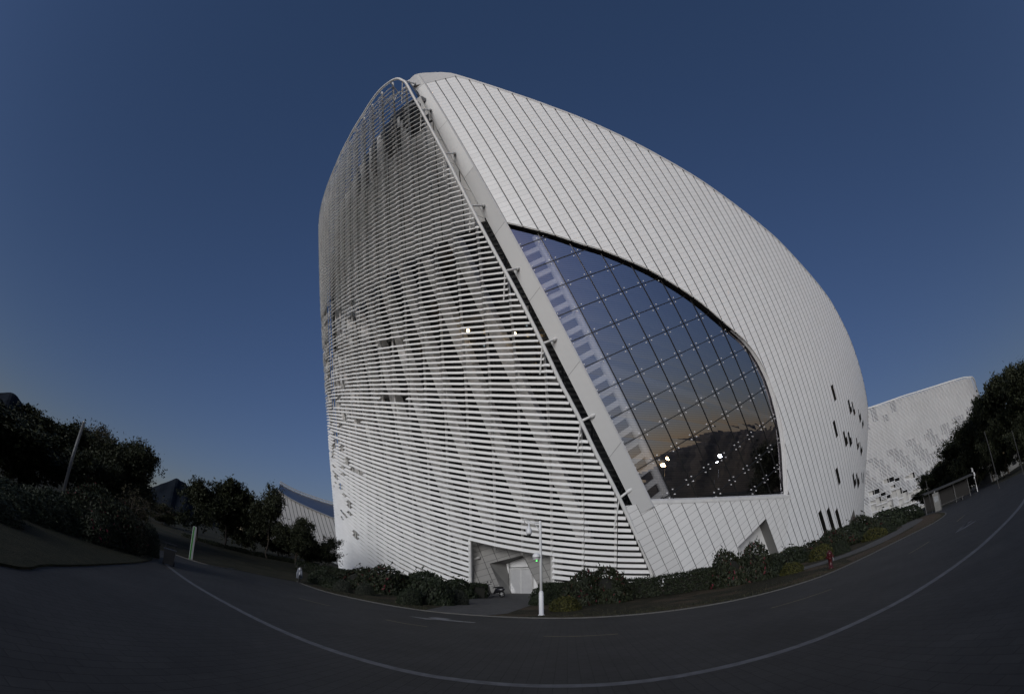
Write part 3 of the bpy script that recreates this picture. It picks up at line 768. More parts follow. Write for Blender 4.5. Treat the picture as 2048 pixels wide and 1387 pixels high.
for r_ in range(0, 95):
    z = .6+r_*RS
    for i in range(npz-1):
        # rows sag a little towards the middle, as in the curtain of the first hall
        z0 = z+ .9*math.sin(i/npz*2.6)*max(0, 1-r_/50.); z1 = z+.9*math.sin((i+1)/npz*2.6)*max(0, 1-r_/50.)
        if z0 > min(ztop[i], ztop[i+1]): continue
        if (i, r_) in gset: continue
        a, b = fp(i, z0, .1), fp(i+1, z1, .1)
        lm.add([a+(0, 0, -.12), b+(0, 0, -.12), fp(i+1, z1+.16, -.05), fp(i, z0+.16, -.05), fp(i, z0-.12, -.06), fp(i+1, z1-.12, -.06)],
               [(0, 1, 2, 3), (0, 4, 5, 1), (4, 3, 2, 5)])
part('louver_screen', lm, M['louver2'], sh)
M['fwall'] = mat('far_inner_wall', (.40, .395, .38), .7, var=.15, vscale=.15)
bw = MB()
for i in range(npz-1):
    run = None
    for z in list(np.arange(0, ztop[i], 1.5))+[999]:
        dk = False
        if z < 999:
            zt = min(z+1.5, ztop[i]); band = ((i+z/3.2) % 4.2) < 2.3
            dk = (8 < z < 24 + i*.35 and band) or (z > ztop[i]-9 and band and i % 2 == 0 and i < 14)
            if dk: run = (z if run is None else run[0], zt)
            else: bw.add([fp(i, z, -1.6), fp(i+1, z, -1.6), fp(i+1, zt, -1.6), fp(i, zt, -1.6)], [(0, 1, 2, 3)])
        if not dk and run is not None:
            part('glazing_bay', MB().quad(fp(i, run[0], -1.6), fp(i+1, run[0], -1.6), fp(i+1, run[1], -1.6), fp(i, run[1], -1.6)), M['darkglass'], sh); run = None
part('inner_wall', bw, M['fwall'], sh)
for i in range(npz):
    part('mullion', MB().beam(fp(i, 0, -.25), fp(i, ztop[i], -.25), .16, .2, (nrm[i][0], nrm[i][1], 0)), M['mullion'], sh)
part('edge_pipe', MB().tube([fp(i, ztop[i]+.1) for i in range(npz)], .3, 8), M['steel'], sh)
bk = MB()
for i in range(npz-1):
    A, B = fp(i, ztop[i], -1.6), fp(i+1, ztop[i+1], -1.6); sft = np.array([40, 45, -8])
    bk.quad(A, B, B+sft, A+sft)
part('roof', bk, M['roof'], sh)
bk = MB(); a = fp(npz-1, 0, -1.6); b = fp(npz-1, ztop[-1], -1.6); bk.quad(a, a+np.array([40, 45, 0]), b+np.array([40, 45, -8]), b); part('side_wall', bk, M['fwall'], sh)

# ---------------------------------------------------------------- ground
def groundmat(name, c1, c2, scale, rough=.95, bump=.4, bs=12, c3=None):
    m = bpy.data.materials.new(name); m.use_nodes = True
    n = m.node_tree.nodes; l = m.node_tree.links; b = n['Principled BSDF']; b.inputs['Roughness'].default_value = rough; b.inputs['Specular IOR Level'].default_value = .2
    tc = n.new('ShaderNodeTexCoord')
    t1 = n.new('ShaderNodeTexNoise'); t1.inputs['Scale'].default_value = scale; t1.inputs['Detail'].default_value = 8; t1.inputs['Roughness'].default_value = .65
    l.new(tc.outputs['Object'], t1.inputs['Vector']); r = n.new('ShaderNodeValToRGB'); l.new(t1.outputs[0], r.inputs[0])
    r.color_ramp.elements[0].position = .38; r.color_ramp.elements[1].position = .62
    r.color_ramp.elements[0].color = (*c1, 1); r.color_ramp.elements[1].color = (*c2, 1)
    out = r.outputs[0]
    if c3:
        t3 = n.new('ShaderNodeTexNoise'); t3.inputs['Scale'].default_value = scale*.12; t3.inputs['Detail'].default_value = 4; l.new(tc.outputs['Object'], t3.inputs['Vector'])
        r3_ = n.new('ShaderNodeValToRGB'); l.new(t3.outputs[0], r3_.inputs[0]); r3_.color_ramp.elements[0].position = .5; r3_.color_ramp.elements[1].position = .62
        mx = n.new('ShaderNodeMix'); mx.data_type = 'RGBA'; l.new(r3_.outputs[0], mx.inputs[0]); l.new(out, mx.inputs[6]); mx.inputs[7].default_value = (*c3, 1); out = mx.outputs[2]
    l.new(out, b.inputs['Base Color'])
    t2 = n.new('ShaderNodeTexNoise'); t2.inputs['Scale'].default_value = bs; t2.inputs['Detail'].default_value = 6; l.new(tc.outputs['Object'], t2.inputs['Vector'])
    bp = n.new('ShaderNodeBump'); bp.inputs['Strength'].default_value = bump; bp.inputs['Distance'].default_value = .06; l.new(t2.outputs[0], bp.inputs['Height']); l.new(bp.outputs[0], b.inputs['Normal'])
    return m
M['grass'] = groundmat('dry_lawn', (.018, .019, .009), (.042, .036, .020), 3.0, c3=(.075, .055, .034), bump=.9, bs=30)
M['grass2'] = groundmat('dark_lawn', (.012, .015, .007), (.026, .025, .014), 3.0, bump=.9, bs=30)  # near lawn: darker colours, no dry patches
M['soil'] = groundmat('soil', (.055, .040, .028), (.095, .070, .048), 4, bump=.8, bs=25)
M['far_ground'] = groundmat('meadow', (.018, .020, .010), (.038, .034, .020), .5)
def paver():
    m = bpy.data.materials.new('stone_pavers'); m.use_nodes = True
    n = m.node_tree.nodes; l = m.node_tree.links; b = n['Principled BSDF']; b.inputs['Roughness'].default_value = .75; b.inputs['Specular IOR Level'].default_value = .3
    tc = n.new('ShaderNodeTexCoord'); mp = n.new('ShaderNodeMapping'); mp.inputs['Rotation'].default_value = (0, 0, R(97)); l.new(tc.outputs['Object'], mp.inputs[0])
    br = n.new('ShaderNodeTexBrick'); l.new(mp.outputs[0], br.inputs[0])
    br.inputs['Scale'].default_value = 1.0; br.inputs['Brick Width'].default_value = .40; br.inputs['Row Height'].default_value = .19
    br.inputs['Mortar Size'].default_value = .008; br.inputs['Mortar Smooth'].default_value = .3
    br.inputs['Color1'].default_value = (.0265, .0265, .0265, 1); br.inputs['Color2'].default_value = (.031, .031, .031, 1); br.inputs['Mortar'].default_value = (.016, .016, .0165, 1)
    nz = n.new('ShaderNodeTexNoise'); nz.inputs['Scale'].default_value = .5; nz.inputs['Detail'].default_value = 8; nz.inputs['Roughness'].default_value = .7; l.new(tc.outputs['Object'], nz.inputs[0])
    mr = n.new('ShaderNodeMapRange'); mr.inputs[1].default_value = .3; mr.inputs[2].default_value = .7; mr.inputs[3].default_value = .58; mr.inputs[4].default_value = 1.28; l.new(nz.outputs[0], mr.inputs[0])
    sc = n.new('ShaderNodeVectorMath'); sc.operation = 'SCALE'; l.new(br.outputs[0], sc.inputs[0]); l.new(mr.outputs[0], sc.inputs['Scale'])
    n2 = n.new('ShaderNodeTexNoise'); n2.inputs['Scale'].default_value = 60; n2.inputs['Detail'].default_value = 3; l.new(tc.outputs['Object'], n2.inputs[0])
    m2 = n.new('ShaderNodeMapRange'); m2.inputs[3].default_value = .75; m2.inputs[4].default_value = 1.25; l.new(n2.outputs[0], m2.inputs[0])
    s2 = n.new('ShaderNodeVectorMath'); s2.operation = 'SCALE'; l.new(sc.outputs[0], s2.inputs[0]); l.new(m2.outputs[0], s2.inputs['Scale'])
    l.new(s2.outputs[0], b.inputs['Base Color'])
    bp = n.new('ShaderNodeBump'); bp.inputs['Strength'].default_value = .5; bp.inputs['Distance'].default_value = .02; l.new(br.outputs['Fac'], bp.inputs['Height']); bp.invert = True; l.new(bp.outputs[0], b.inputs['Normal'])
    return m
M['paver'] = paver()
M['path'] = mat('path_paving', (.062, .060, .058), .85, var=.25, vscale=2, bump=.3)

def sheet(name, poly, z, m, kind='structure'):
    o = MB().add([(x, y, z) for x, y in poly], [tuple(range(len(poly)))]).build(name, m); return tag(o, kind=kind)
def slab(name, poly, z0, z1, m, kind='structure'):
    o = MB().prism(poly, z0, z1).build(name, m); return tag(o, kind=kind)
# base ground reaching the horizon, with the bank rising on the left
def bank(x, y):
    D = math.hypot(x, y); az = math.degrees(math.atan2(x, y))
    w = max(0, min(1, (-20-az)/7.))*max(0, min(1, (az+140)/20.))
    s = max(0, D-30); h = w*min(.055*s, 5.5)
    w2 = max(0, min(1, (az-63)/6.))*max(0, min(1, (130-az)/20.)); h += w2*min(.02*max(0, D-62), 2)
    return h
g = MB(); rr_ = [0, 8, 16, 22, 26, 30, 34, 38, 42, 46, 50, 56, 64, 74, 88, 105, 130, 170, 230, 350, 700, 1500, 3500]; na = 144
for r_ in rr_:
    for j in range(na):
        a = 2*math.pi*j/na; x, y = r_*math.sin(a), r_*math.cos(a); g.v.append((x, y, bank(x, y)-.02))
for i in range(len(rr_)-1):
    for j in range(na):
        k = (j+1) % na; g.f.append((i*na+j, (i+1)*na+j, (i+1)*na+k, i*na+k))
o = g.build('ground', M['far_ground'], smooth=True); tag(o, kind='structure')
CURB = [(-26,45),(-21,38),(-17.5,32.5),(-15.2,28.6),(-12.4,25.1),(-10,22.6),(-8.3,21.4),(-5.9,19.8),(-4.4,18.9),(-3.3,18.3),(-1.1,17.5),(.8,16.6),(2.6,15.8),(4.4,15.2),(6.0,14.7),(8.1,14.3),(10.6,14.3),(12.9,14.8),(16.7,16.4),(20.8,18.0),(24.8,19.2),(28.2,20.0),(33.7,22.5),(38.7,25.9),(46.2,32.0),(49.5,36.5),(48.5,38.5)]
back = [(52,60),(20,60),(-30,60)]
road = [(-60,6),(-40,12),(-24,15.5),(-17.2,15.2),(-14.6,14.0),(-10.3,7.9),(-8.4,5.0),(-7.2,3.0),(-6.5,-4),(-9,-25),(60,-25),(95,10),(120,44),(150,82),(126,96),(84,58),(60,36.6),(54,44),(66,64),(58,70),(49.5,44),(48.5,38.5)]+CURB[::-1][1:]+[(-21,36),(-17.6,31),(-18.2,26),(-17.6,23.0),(-19.6,21.6),(-30,24.0),(-60,27)]
sheet('road', road, .004, M['paver'])
isl = CURB+[(62,66),(48,72),(20,58),(-20,62)]
slab('lawn_island', isl, -.3, .035, M['grass'])
def ribbon(pts, w, z0, z1, m, name, kind='structure'):
    P = np.array(pts, float); t = np.gradient(P, axis=0); nr_ = np.stack([-t[:, 1], t[:, 0]], 1); nr_ /= np.linalg.norm(nr_, axis=1)[:, None]
    A = P+nr_*w/2; B = P-nr_*w/2; mb = MB()
    for i in range(len(P)-1):
        a, b, c, d = A[i], B[i], B[i+1], A[i+1]
        mb.quad((*a, z1), (*b, z1), (*c, z1), (*d, z1))
        if z1-z0 > .02:
            mb.quad((*a, z0), (*a, z1), (*d, z1), (*d, z0)); mb.quad((*b, z1), (*b, z0), (*c, z0), (*c, z1))
    o = mb.build(name, m); return tag(o, kind=kind)
cs = dense(CURB, 3)
ribbon(cs, .09, -.1, .045, M['kerb'], 'kerb')
farc = dense([(-70,28),(-45,26),(-30,24.0),(-19.6,21.6),(-17.6,23.0),(-18.2,26),(-17.6,31),(-21,36),(-27,43)], 4)
farlawn = [tuple(p) for p in farc]+[(-40,60),(-80,60)]
slab('lawn_left', farlawn, -.3, .035, M['grass']); ribbon(farc, .08, -.1, .045, M['kerb'], 'kerb')
nl = dense([(-40,12),(-24,15.5),(-17.2,15.2),(-14.6,14.0),(-10.3,7.9),(-8.4,5.0),(-7.2,3.0),(-6.5,-4),(-9,-25)], 4)
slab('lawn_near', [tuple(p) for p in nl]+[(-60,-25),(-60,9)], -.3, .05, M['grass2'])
rc = dense([(60,36.6),(84,58),(126,96)], 6); ribbon(rc, .15, -.1, .13, M['kerb'], 'kerb')
slab('lawn_right', [tuple(p) for p in dense([(150,60),(96,36),(60,36.6),(84,58),(126,96)],1)][2:]+[(150,190),(66,100),(54,60),(52,44)], -.3, .05, M['grass']) if False else None
WL = [(-14.6,14.9),(-13.2,13.75),(-10.1,11.6),(-7.1,9.75),(-4.9,8.4),(-3.5,7.6),(-2.5,7.1),(-1.4,6.6),(-.6,6.35),(.1,6.15),(.8,6.0),(1.4,5.88),(2.2,5.78),(2.9,5.72),(3.7,5.66),(4.6,5.64),(5.7,5.68),(7.0,5.75),(9.1,6.0),(11.8,6.45),(18.5,8.1),(30,12)]
ribbon(dense(WL, 4), .19, .008, .008, M['paint'], 'lane_line')
for P in ([(-8.3,16.15),(-7.4,15.75),(-6.6,15.4)], [(-3.9,13.62),(-3.2,13.2),(-2.45,12.9)], [(.8,11.45),(1.7,11.1),(2.6,10.9)], [(6.7,10.35),(7.8,10.3),(8.9,10.33)], [(13.8,11.2),(15,11.5),(16.2,11.9)], [(22,14),(23.5,14.6),(25,15.2)]):
    ribbon(P, .11, .008, .008, M['yellow'], 'centre_line')
# painted arrows
def arrow(name, P): o = MB().add([(x, y, .008) for x, y in P], [tuple(range(len(P)))]).build(name, M['arrow']); tag(o, kind='structure')
M['arrow'] = mat('arrow_paint', (.20, .20, .205), .7, var=.25, vscale=6)
arrow('road_arrow', [(-3.65,15.62),(-2.9,15.02),(-2.62,15.2),(-1.25,14.78),(-1.2,14.98),(-2.3,15.45),(-2.1,15.75),(-2.75,16.0),(-2.95,15.7),(-2.72,15.45),(-2.95,15.4)])
M['arrow2'] = M['paint']
for P in ([(16.3,10.55),(17.9,11.0),(19.3,11.35),(19.2,11.55),(17.8,11.2)], [(16.3,10.55),(17.0,10.45),(18.4,10.62),(18.4,10.8),(17.2,10.72),(19.2,11.5),(19.0,11.5)]):
    o = MB().add([(x, y, .008) for x, y in P], [tuple(range(len(P)))]).build('road_arrow', M['paint']); tag(o, kind='structure')
# drive to the entrance and the path on the right
sheet('driveway', [(-3.6,18.55),(-1.0,17.5),(-.2,18.6),(1.4,26),(3.4,42.3),(-2.6,42.3),(-2.6,33),(-3.2,24)], .041, M['path'])
ribbon(dense([(13.2,24.5),(14.8,22.6),(17.5,21.7),(22,22.2),(27.5,24.6),(34,27.8),(41,32),(47,37.5)], 5), 2.5, .041, .041, M['path'], 'footpath')
sheet('soil_patch', [(15.5,16.2),(20.7,18.2),(24.7,19.4),(28.1,20.25),(33.5,22.8),(38.4,26.2),(45.8,32.2),(49,36.3),(45,35),(38,29),(30,23.6),(22,20.4),(17.5,18.8)], .039, M['soil'])
# hills
def hill(name, azs, els, D, depth, m):
    A = [azp(a, D-depth, -2) for a in azs]; B = [azp(a, D, 1.6+D*math.tan(R(e))) for a, e in zip(azs, els)]; C_ = [azp(a, D+depth, -2) for a in azs]
    mb = MB(); rs_ = np.random.RandomState(int(D)); prev = A; ns = 10; ph = rs_.uniform(0, 6, 8)
    for s_ in range(1, ns+1):
        f_ = s_/ns
        cur = [a*(1-f_)+b*f_+np.array([0, 0, math.sin(math.pi*f_)*b[2]*(.22+.025*math.sin(i_*.5+ph[0]+f_*3)+.02*math.sin(i_*.9+ph[1]-f_*5))]) for i_, (a, b) in enumerate(zip(A, B))]
        strip(mb, prev, cur); prev = cur
    strip(mb, prev, C_)
    o = mb.build(name, m, smooth=True); return tag(o, kind='structure')
M['hill'] = mat('hazed_forest', (.011, .014, .019), .95, var=.25, vscale=.02, spec=.02)  # forest colour with the blue of distance haze mixed in
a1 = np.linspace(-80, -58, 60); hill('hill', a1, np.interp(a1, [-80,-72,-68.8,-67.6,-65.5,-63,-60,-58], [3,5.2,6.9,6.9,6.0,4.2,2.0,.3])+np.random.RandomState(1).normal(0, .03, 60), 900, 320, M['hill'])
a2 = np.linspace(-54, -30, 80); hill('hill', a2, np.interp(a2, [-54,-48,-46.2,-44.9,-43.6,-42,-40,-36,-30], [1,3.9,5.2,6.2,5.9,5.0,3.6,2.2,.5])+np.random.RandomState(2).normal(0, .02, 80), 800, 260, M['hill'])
# wooded ridge behind the photographer (seen only mirrored in the glass wall)
M['ridge'] = mat('wooded_ridge', (.065, .048, .026), .95, var=.3, vscale=.05)
a3 = np.linspace(78, 290, 220); e3 = 4.6+.35*np.sin(a3*.13)+.15*np.sin(a3*.5+1)+np.random.RandomState(4).normal(0, .05, 220)
e3 = np.interp(a3, [78, 84, 100, 280, 290], [.3, 1.5, 1, 1, .2])*e3/1.0; e3 = np.where(a3 < 84, np.minimum(e3, 3.5), e3)
hill('hill', a3, e3, 240, 90, M['ridge'])
# ---------------------------------------------------------------- foliage
def leafmat(name, c1, c2, c3=None, amt=.0):
    m = bpy.data.materials.new(name); m.use_nodes = True
    n = m.node_tree.nodes; l = m.node_tree.links; b = n['Principled BSDF']; b.inputs['Roughness'].default_value = .6; b.inputs['Specular IOR Level'].default_value = .25
    g = n.new('ShaderNodeNewGeometry'); r = n.new('ShaderNodeValToRGB'); l.new(g.outputs['Random Per Island'], r.inputs[0])
    r.color_ramp.elements[0].color = (*c1, 1); r.color_ramp.elements[1].color = (*c2, 1)
    if c3:
        r.color_ramp.elements[1].position = 1-amt-.02; e = r.color_ramp.elements.new(1-amt+.01); e.color = (*c3, 1)
    l.new(r.outputs[0], b.inputs['Base Color']); return m
M['leaf'] = leafmat('tree_leaves', (.010, .014, .006), (.032, .036, .015))
M['leaf2'] = leafmat('dry_leaves', (.018, .018, .009), (.048, .042, .020))
M['shrub'] = leafmat('shrub_leaves', (.009, .014, .007), (.026, .034, .016))
M['flower'] = leafmat('flowering_leaves', (.009, .013, .006), (.026, .031, .014), (.12, .014, .026), .02)
M['golden'] = leafmat('golden_leaves', (.018, .022, .007), (.070, .066, .013))
M['hedge'] = leafmat('hedge_leaves', (.008, .013, .006), (.026, .033, .015))
M['grassy'] = leafmat('grass_blades', (.018, .022, .010), (.058, .054, .028))
def leaves(P, N, size, rs, flat=.35):
    """P centres; N preferred normals (or None)"""
    n = len(P); a = rs.normal(size=(n, 3)); 
    if N is not None: a = a*.7+N
    a /= np.linalg.norm(a, axis=1)[:, None]+1e-9
    b = rs.normal(size=(n, 3)); b -= a*(a*b).sum(1)[:, None]; b /= np.linalg.norm(b, axis=1)[:, None]+1e-9
    c = np.cross(a, b); s = size*rs.uniform(.6, 1.35, n)[:, None]
    V = np.stack([P-b*s, P+c*s*.45-a*s*.12, P+b*s, P-c*s*.45-a*s*.12], 1).reshape(-1, 3)
    return V, [(4*i, 4*i+1, 4*i+2, 4*i+3) for i in range(n)]
def mesh_of(name, V, F, m):
    me = bpy.data.meshes.new(name); me.from_pydata(V.tolist() if hasattr(V, 'tolist') else V, [], F); me.materials.append(m); me.update(); return me
def tree_proto(seed, h, w, m, n_limb=9, leaf=.20, dens=1., bare=.0, trunk_h=.32, multi=1, th=.16):
    rs = np.random.RandomState(seed); tb_ = MB(); cl = []
    for t in range(multi):
        lean = rs.normal(0, .05 if multi == 1 else .22, 2)*h
        base = np.array([rs.normal(0, .05)*multi, rs.normal(0, .05)*multi, -.2]); top = np.array([lean[0], lean[1], h*.92])
        s = np.linspace(0, 1, 9); cv = base[None]*(1-s)[:, None]+top[None]*s[:, None]
        cv[1:-1, :2] += rs.normal(0, .02*h, (7, 2)); tb_.tube(cv, th*(1-.85*s)/math.sqrt(multi), 8)
        nl_ = max(3, n_limb//multi)
        for i in range(nl_):
            f = trunk_h+(1-trunk_h)*(i+.3)/nl_*.95; p0 = cv[0]*(1-f)+cv[-1]*f; j = min(7, int(f*8)); p0 = cv[j]*(1-(f*8-j))+cv[j+1]*(f*8-j)
            a = rs.uniform(0, 2*math.pi)+i*2.4; prof = math.sin(math.pi*min(1, .22+.78*(f-trunk_h)/(1-trunk_h)))**.6
            ln = w*.5*prof*rs.uniform(.75, 1.15); el = rs.uniform(.25, .9)
            q0 = p0; pts_ = [p0]
            for k in range(4):
                q0 = q0+np.array([math.cos(a)*math.cos(el), math.sin(a)*math.cos(el), math.sin(el)])*ln/4; a += rs.normal(0, .25); el += rs.normal(.02, .15); pts_.append(q0.copy())
                if k >= 1:
                    for _ in range(2):
                        tw = q0+rs.normal(0, 1, 3)*np.array([.16, .16, .12])*w*.5
                        tb_.tube([q0, (q0+tw)/2+rs.normal(0, .04, 3), tw], [th*.12, th*.08, th*.03], 4); cl.append((tw, .11*w*rs.uniform(.7, 1.3)))
                        for __ in range(2 if bare > .3 else 0):
                            t2 = tw+rs.normal(0, 1, 3)*.1*w; tb_.tube([tw, t2], [th*.05, th*.02], 3)
            tb_.tube(pts_, [th*.42, th*.33, th*.25, th*.17, th*.08], 6); cl.append((pts_[-1], .13*w*rs.uniform(.8, 1.2)))
        cl.append((cv[-1]+np.array([0, 0, .02*h]), .11*w)); cl.append((cv[-2], .14*w))
    P = []
    for c_, r_ in cl:
        k = int(dens*95*(1-bare)*(r_/.4)**1.3/(leaf/.2)**1.2)
        if k < 1: continue
        sub = c_+rs.normal(0, 1, (max(2, k//28), 3))*r_*np.array([.75, .75, .5])
        pts_ = sub[rs.randint(0, len(sub), k)]+rs.normal(0, 1, (k, 3))*r_*.30*rs.choice([.7, 1., 1.7], (k, 1), p=[.4, .45, .15]); P.append(pts_)
    P = np.concatenate(P); V, F = leaves(P, None, leaf, rs)
    return tb_, mesh_of('crown', V, F, m)
PROTO = {}
def get_tree(kind):
    if kind in PROTO: return PROTO[kind]
    a = dict(round=(3, 8., 7.2, M['leaf'], 11, .19, .95), tall=(5, 10., 6.2, M['leaf'], 14, .20, .95), open=(8, 8.5, 7.5, M['leaf'], 10, .19, .9, 0, .45),
             spread=(12, 6.5, 8.0, M['leaf'], 11, .19, .95, 0, .25, 2), twiggy=(15, 8, 7, M['leaf2'], 12, .13, .55, .35, .2, 3, .14), bare=(21, 6.5, 5.5, M['leaf2'], 14, .10, .25, .8, .12, 5, .13),
             big=(31, 12., 10., M['leaf'], 17, .21, 1.0), wood=(41, 7., 6.5, M['leaf'], 12, .20, 1.3, 0, .15, 3))[kind]
    tb_, cm = tree_proto(a[0], a[1], a[2], a[3], *a[4:]) if len(a) <= 7 else tree_proto(a[0], a[1], a[2], a[3], a[4], a[5], a[6], a[7], a[8], a[9] if len(a) > 9 else 1, a[10] if len(a) > 10 else .16)
    tm = bpy.data.meshes.new('trunk'); tm.from_pydata(tb_.v, [], tb_.f); tm.materials.append(M['trunk']); tm.polygons.foreach_set('use_smooth', [True]*len(tm.polygons)); tm.update()
    co = np.array([v.co[:] for v in cm.vertices]); H_ = np.percentile(co[:, 2], 99.8); W_ = np.percentile(np.hypot(co[:, 0], co[:, 1]), 93)*2
    PROTO[kind] = (tm, cm, H_, W_); return PROTO[kind]
def tree(kind, az, D, top_el, label, wdeg=None, group=None, rz=0., z0=None, name='tree', cat='tree'):
    x, y = D*math.sin(R(az)), D*math.cos(R(az)); zb = bank(x, y) if z0 is None else z0
    tm, cm, h, w = get_tree(kind); H = 1.6+D*math.tan(R(top_el))-zb; sz = H/h
    sx = sz if wdeg is None else (R(wdeg)*D)/w*1.02
    e = empty(name, (x, y, zb), label, cat, group, rz=rz); e.scale = (sx, sx, sz)
    for nm, me in (('trunk', tm), ('crown', cm)):
        o = bpy.data.objects.new(nm, me); COL.objects.link(o); o.parent = e
    return e
TG = 'trees on the bank at left'
T_L = [
 ('big', -69.2, 33, 5.6, 'dark broad tree at the far left edge of the photo, below the distant hilltop', 17),
 ('wood', -65.5, 34, 5.2, 'dense dark tree left of the two bare branch tips, near the left edge', 11),
 ('tall', -62.2, 38, 6.8, 'dark tree with dead twigs sticking out above its crown, left of the leaning grey pole', 9),
 ('open', -58.6, 40, 7.6, 'leafy tree directly behind the leaning grey pole', 9.5),
 ('twiggy', -55.4, 40, 9.0, 'thinly leaved twiggy tree between the leaning pole and the large dome-shaped tree', 7.5),
 ('wood', -54.6, 34, 5.0, 'low dark tree under the twiggy one on the left bank', 9),
 ('big', -51.6, 36, 8.6, 'large dark tree with stepped outline at the right end of the left wood', 8.2),
 ('round', -50.6, 40, 5.0, 'smaller dark tree at the foot of the stepped tree, against the distant mountain', 6),
 ('wood', -45.6, 62, 2.6, 'far low tree in front of the distant mountain', 5),
 ('round', -41.0, 48, 6.9, 'bushy tree behind the green striped post', 5.6),
 ('tall', -37.2, 50, 7.9, 'tree with an uneven top between the bushy one and the tall-trunked one', 5.8),
 ('wood', -34.6, 54, 5.0, 'low dark tree filling the gap left of the tall-trunked tree', 5.0),
 ('open', -31.6, 48, 8.6, 'umbrella-shaped tree on a tall bare trunk in front of the far hall', 5.0),
 ('spread', -28.0, 46, 5.2, 'spreading tree in front of the far hall white wall', 6.0),
 ('spread', -25.4, 47, 3.6, 'low spreading tree beside the foot of the louvred curtain', 5.0),
 ('wood', -30.2, 58, 4.2, 'dark tree behind the spreading trees at the far hall', 6.0),
]
for i, (k, az, D, el, lb, wd) in enumerate(T_L): tree(k, az, D, el, lb, wd, TG, rz=i*1.7)
T_R = [
 ('wood', 54.6, 92, 1.6, 'lowest tree of the right row, at the foot of the louvred hall', 3.3),
 ('round', 56.2, 78, 3.4, 'dark tree behind the bus shelter, leftmost of the taller ones', 4.6),
 ('wood', 57.6, 88, 3.8, 'dense low tree behind the bus shelter roof', 4.6),
 ('big', 59.6, 74, 5.6, 'broad dark tree above the right end of the bus shelter', 5.9),
 ('wood', 60.6, 66, 3.8, 'low dark tree behind the distant camera pole', 5.1),
 ('big', 63.2, 66, 7.0, 'high dark tree covering the rounded corner of the louvred hall', 6.1),
 ('tall', 65.3, 60, 8.8, 'tall tree with a narrow top standing against the sky at right', 5.2),
 ('wood', 64.6, 56, 4.8, 'yellowish low tree with slim pale trunk beside the road at right', 5.1),
 ('tall', 67.4, 56, 9.8, 'tallest tree at the right edge of the photo', 5.2),
 ('big', 70.2, 52, 9.2, 'cropped dark tree at the right edge', 6.4),
 ('wood', 68.4, 50, 4.2, 'low dark tree under the tallest one at the right edge', 5.5),
]
for i, (k, az, D, el, lb, wd) in enumerate(T_R): tree(k, az, D*1.45, el, lb, wd, 'roadside trees at right', rz=i*2.1+.4)
tree('bare', -49.8, 21, 3.4, 'bare many-stemmed shrub with pale twigs beside the large flowering bush', 8, rz=.4, name='bare_shrub', cat='shrub', z0=.05)
# shrubs: shared unit meshes (radius 1, height 1)
def shrub_mesh(name, m, seed, n=2600, leaf=.07, lumpy=.18, top=1.):
    rs = np.random.RandomState(seed); d = rs.normal(size=(n, 3)); d[:, 2] = np.abs(d[:, 2]); d /= np.linalg.norm(d, axis=1)[:, None]
    fr = rs.normal(0, 1, (9, 3)); ph = rs.uniform(0, 6, 9)
    lump = sum(np.sin((d@fr[i])*3.2+ph[i]) for i in range(9))/9
    r_ = (1+lumpy*lump*1.6)*(1-np.abs(rs.normal(0, .10, n))); P = d*r_[:, None]; P[:, 2] = P[:, 2]*.93*top+.02
    low = rs.uniform(0, 1, n) < .22; P[low, 2] *= rs.uniform(0, .6, low.sum())
    spr = rs.uniform(0, 1, n) < lumpy*.16; P[spr] *= rs.uniform(1.03, 1.2, spr.sum())[:, None]
    V, F = leaves(P, d, leaf, rs)
    core = MB(); nlat, nlon = 6, 14; prof = [(.72*math.cos(t*math.pi/2), .72*math.sin(t*math.pi/2)) for t in np.linspace(0, .97, nlat)]
    core.lathe(prof, n=nlon); b = len(V); V = np.concatenate([V, np.array(core.v)]); F = F+[tuple(b+i for i in f) for f in core.f]
    me = mesh_of(name, V, F, m); me.materials.append(M['twigs']); me.polygons.foreach_set('material_index', [0]*n+[1]*(len(F)-n)); return me
M['twigs'] = mat('bare_twigs', (.008, .008, .005), .95)
SM = dict(round=shrub_mesh('shrub', M['shrub'], 1, 3200, .055, .05), wild=shrub_mesh('shrub', M['shrub'], 2, 3000, .075, .30), flower=shrub_mesh('shrub', M['flower'], 3, 3600, .070, .28), wildbig=shrub_mesh('shrub', M['shrub'], 12, 11000, .040, .34), flowerbig=shrub_mesh('shrub', M['flower'], 13, 14000, .034, .34), golden=shrub_mesh('shrub', M['golden'], 4, 2600, .075, .18))
SM['pale'] = shrub_mesh('shrub', leafmat('grey_green_leaves', (.018, .022, .015), (.042, .047, .032)), 6, 3200, .05, .04)
def shrub(kind, x, y, r_, h, label, group='shrubs along the foot of the hall', z=.02, rz=None, ry=1., name='shrub'):
    o = bpy.data.objects.new(name, SM[kind]); COL.objects.link(o); o.location = (x, y, z); o.scale = (r_, r_*ry, h)
    o.rotation_euler = (0, 0, rng.uniform(0, 6) if rz is None else rz); return tag(o, label, 'shrub', group)
G1 = 'shrubs left of the entrance'
shrub('pale', -9.9, 24.9, .62, .85, 'small clipped grey-green ball shrub, left one of a pair in front of the flowering bush', G1)
shrub('pale', -8.6, 25.2, .60, .80, 'small clipped grey-green ball shrub, right one of a pair in front of the flowering bush', G1)
shrub('flower', -8.4, 29.2, 1.7, 1.95, 'red-flowered loose bush behind the pair of ball shrubs', G1)
shrub('flower', -11.2, 31.5, 1.7, 1.7, 'low leafy bush at the left end of the curtain, near the white scooter', G1)
shrub('wild', -13.2, 29.3, 1.0, 1.15, 'shaggy shrub right beside the white scooter', G1)
shrub('wild', -11.5, 27.2, .9, .8, 'low shrub between the scooter and the ball shrubs', G1)
shrub('round', -4.95, 21.3, .66, .95, 'round dark green shrub at the kerb, leftmost of three near the driveway', G1)
shrub('wild', -3.9, 22.8, 1.0, 1.5, 'tall bushy green shrub in the middle of three near the driveway', G1)
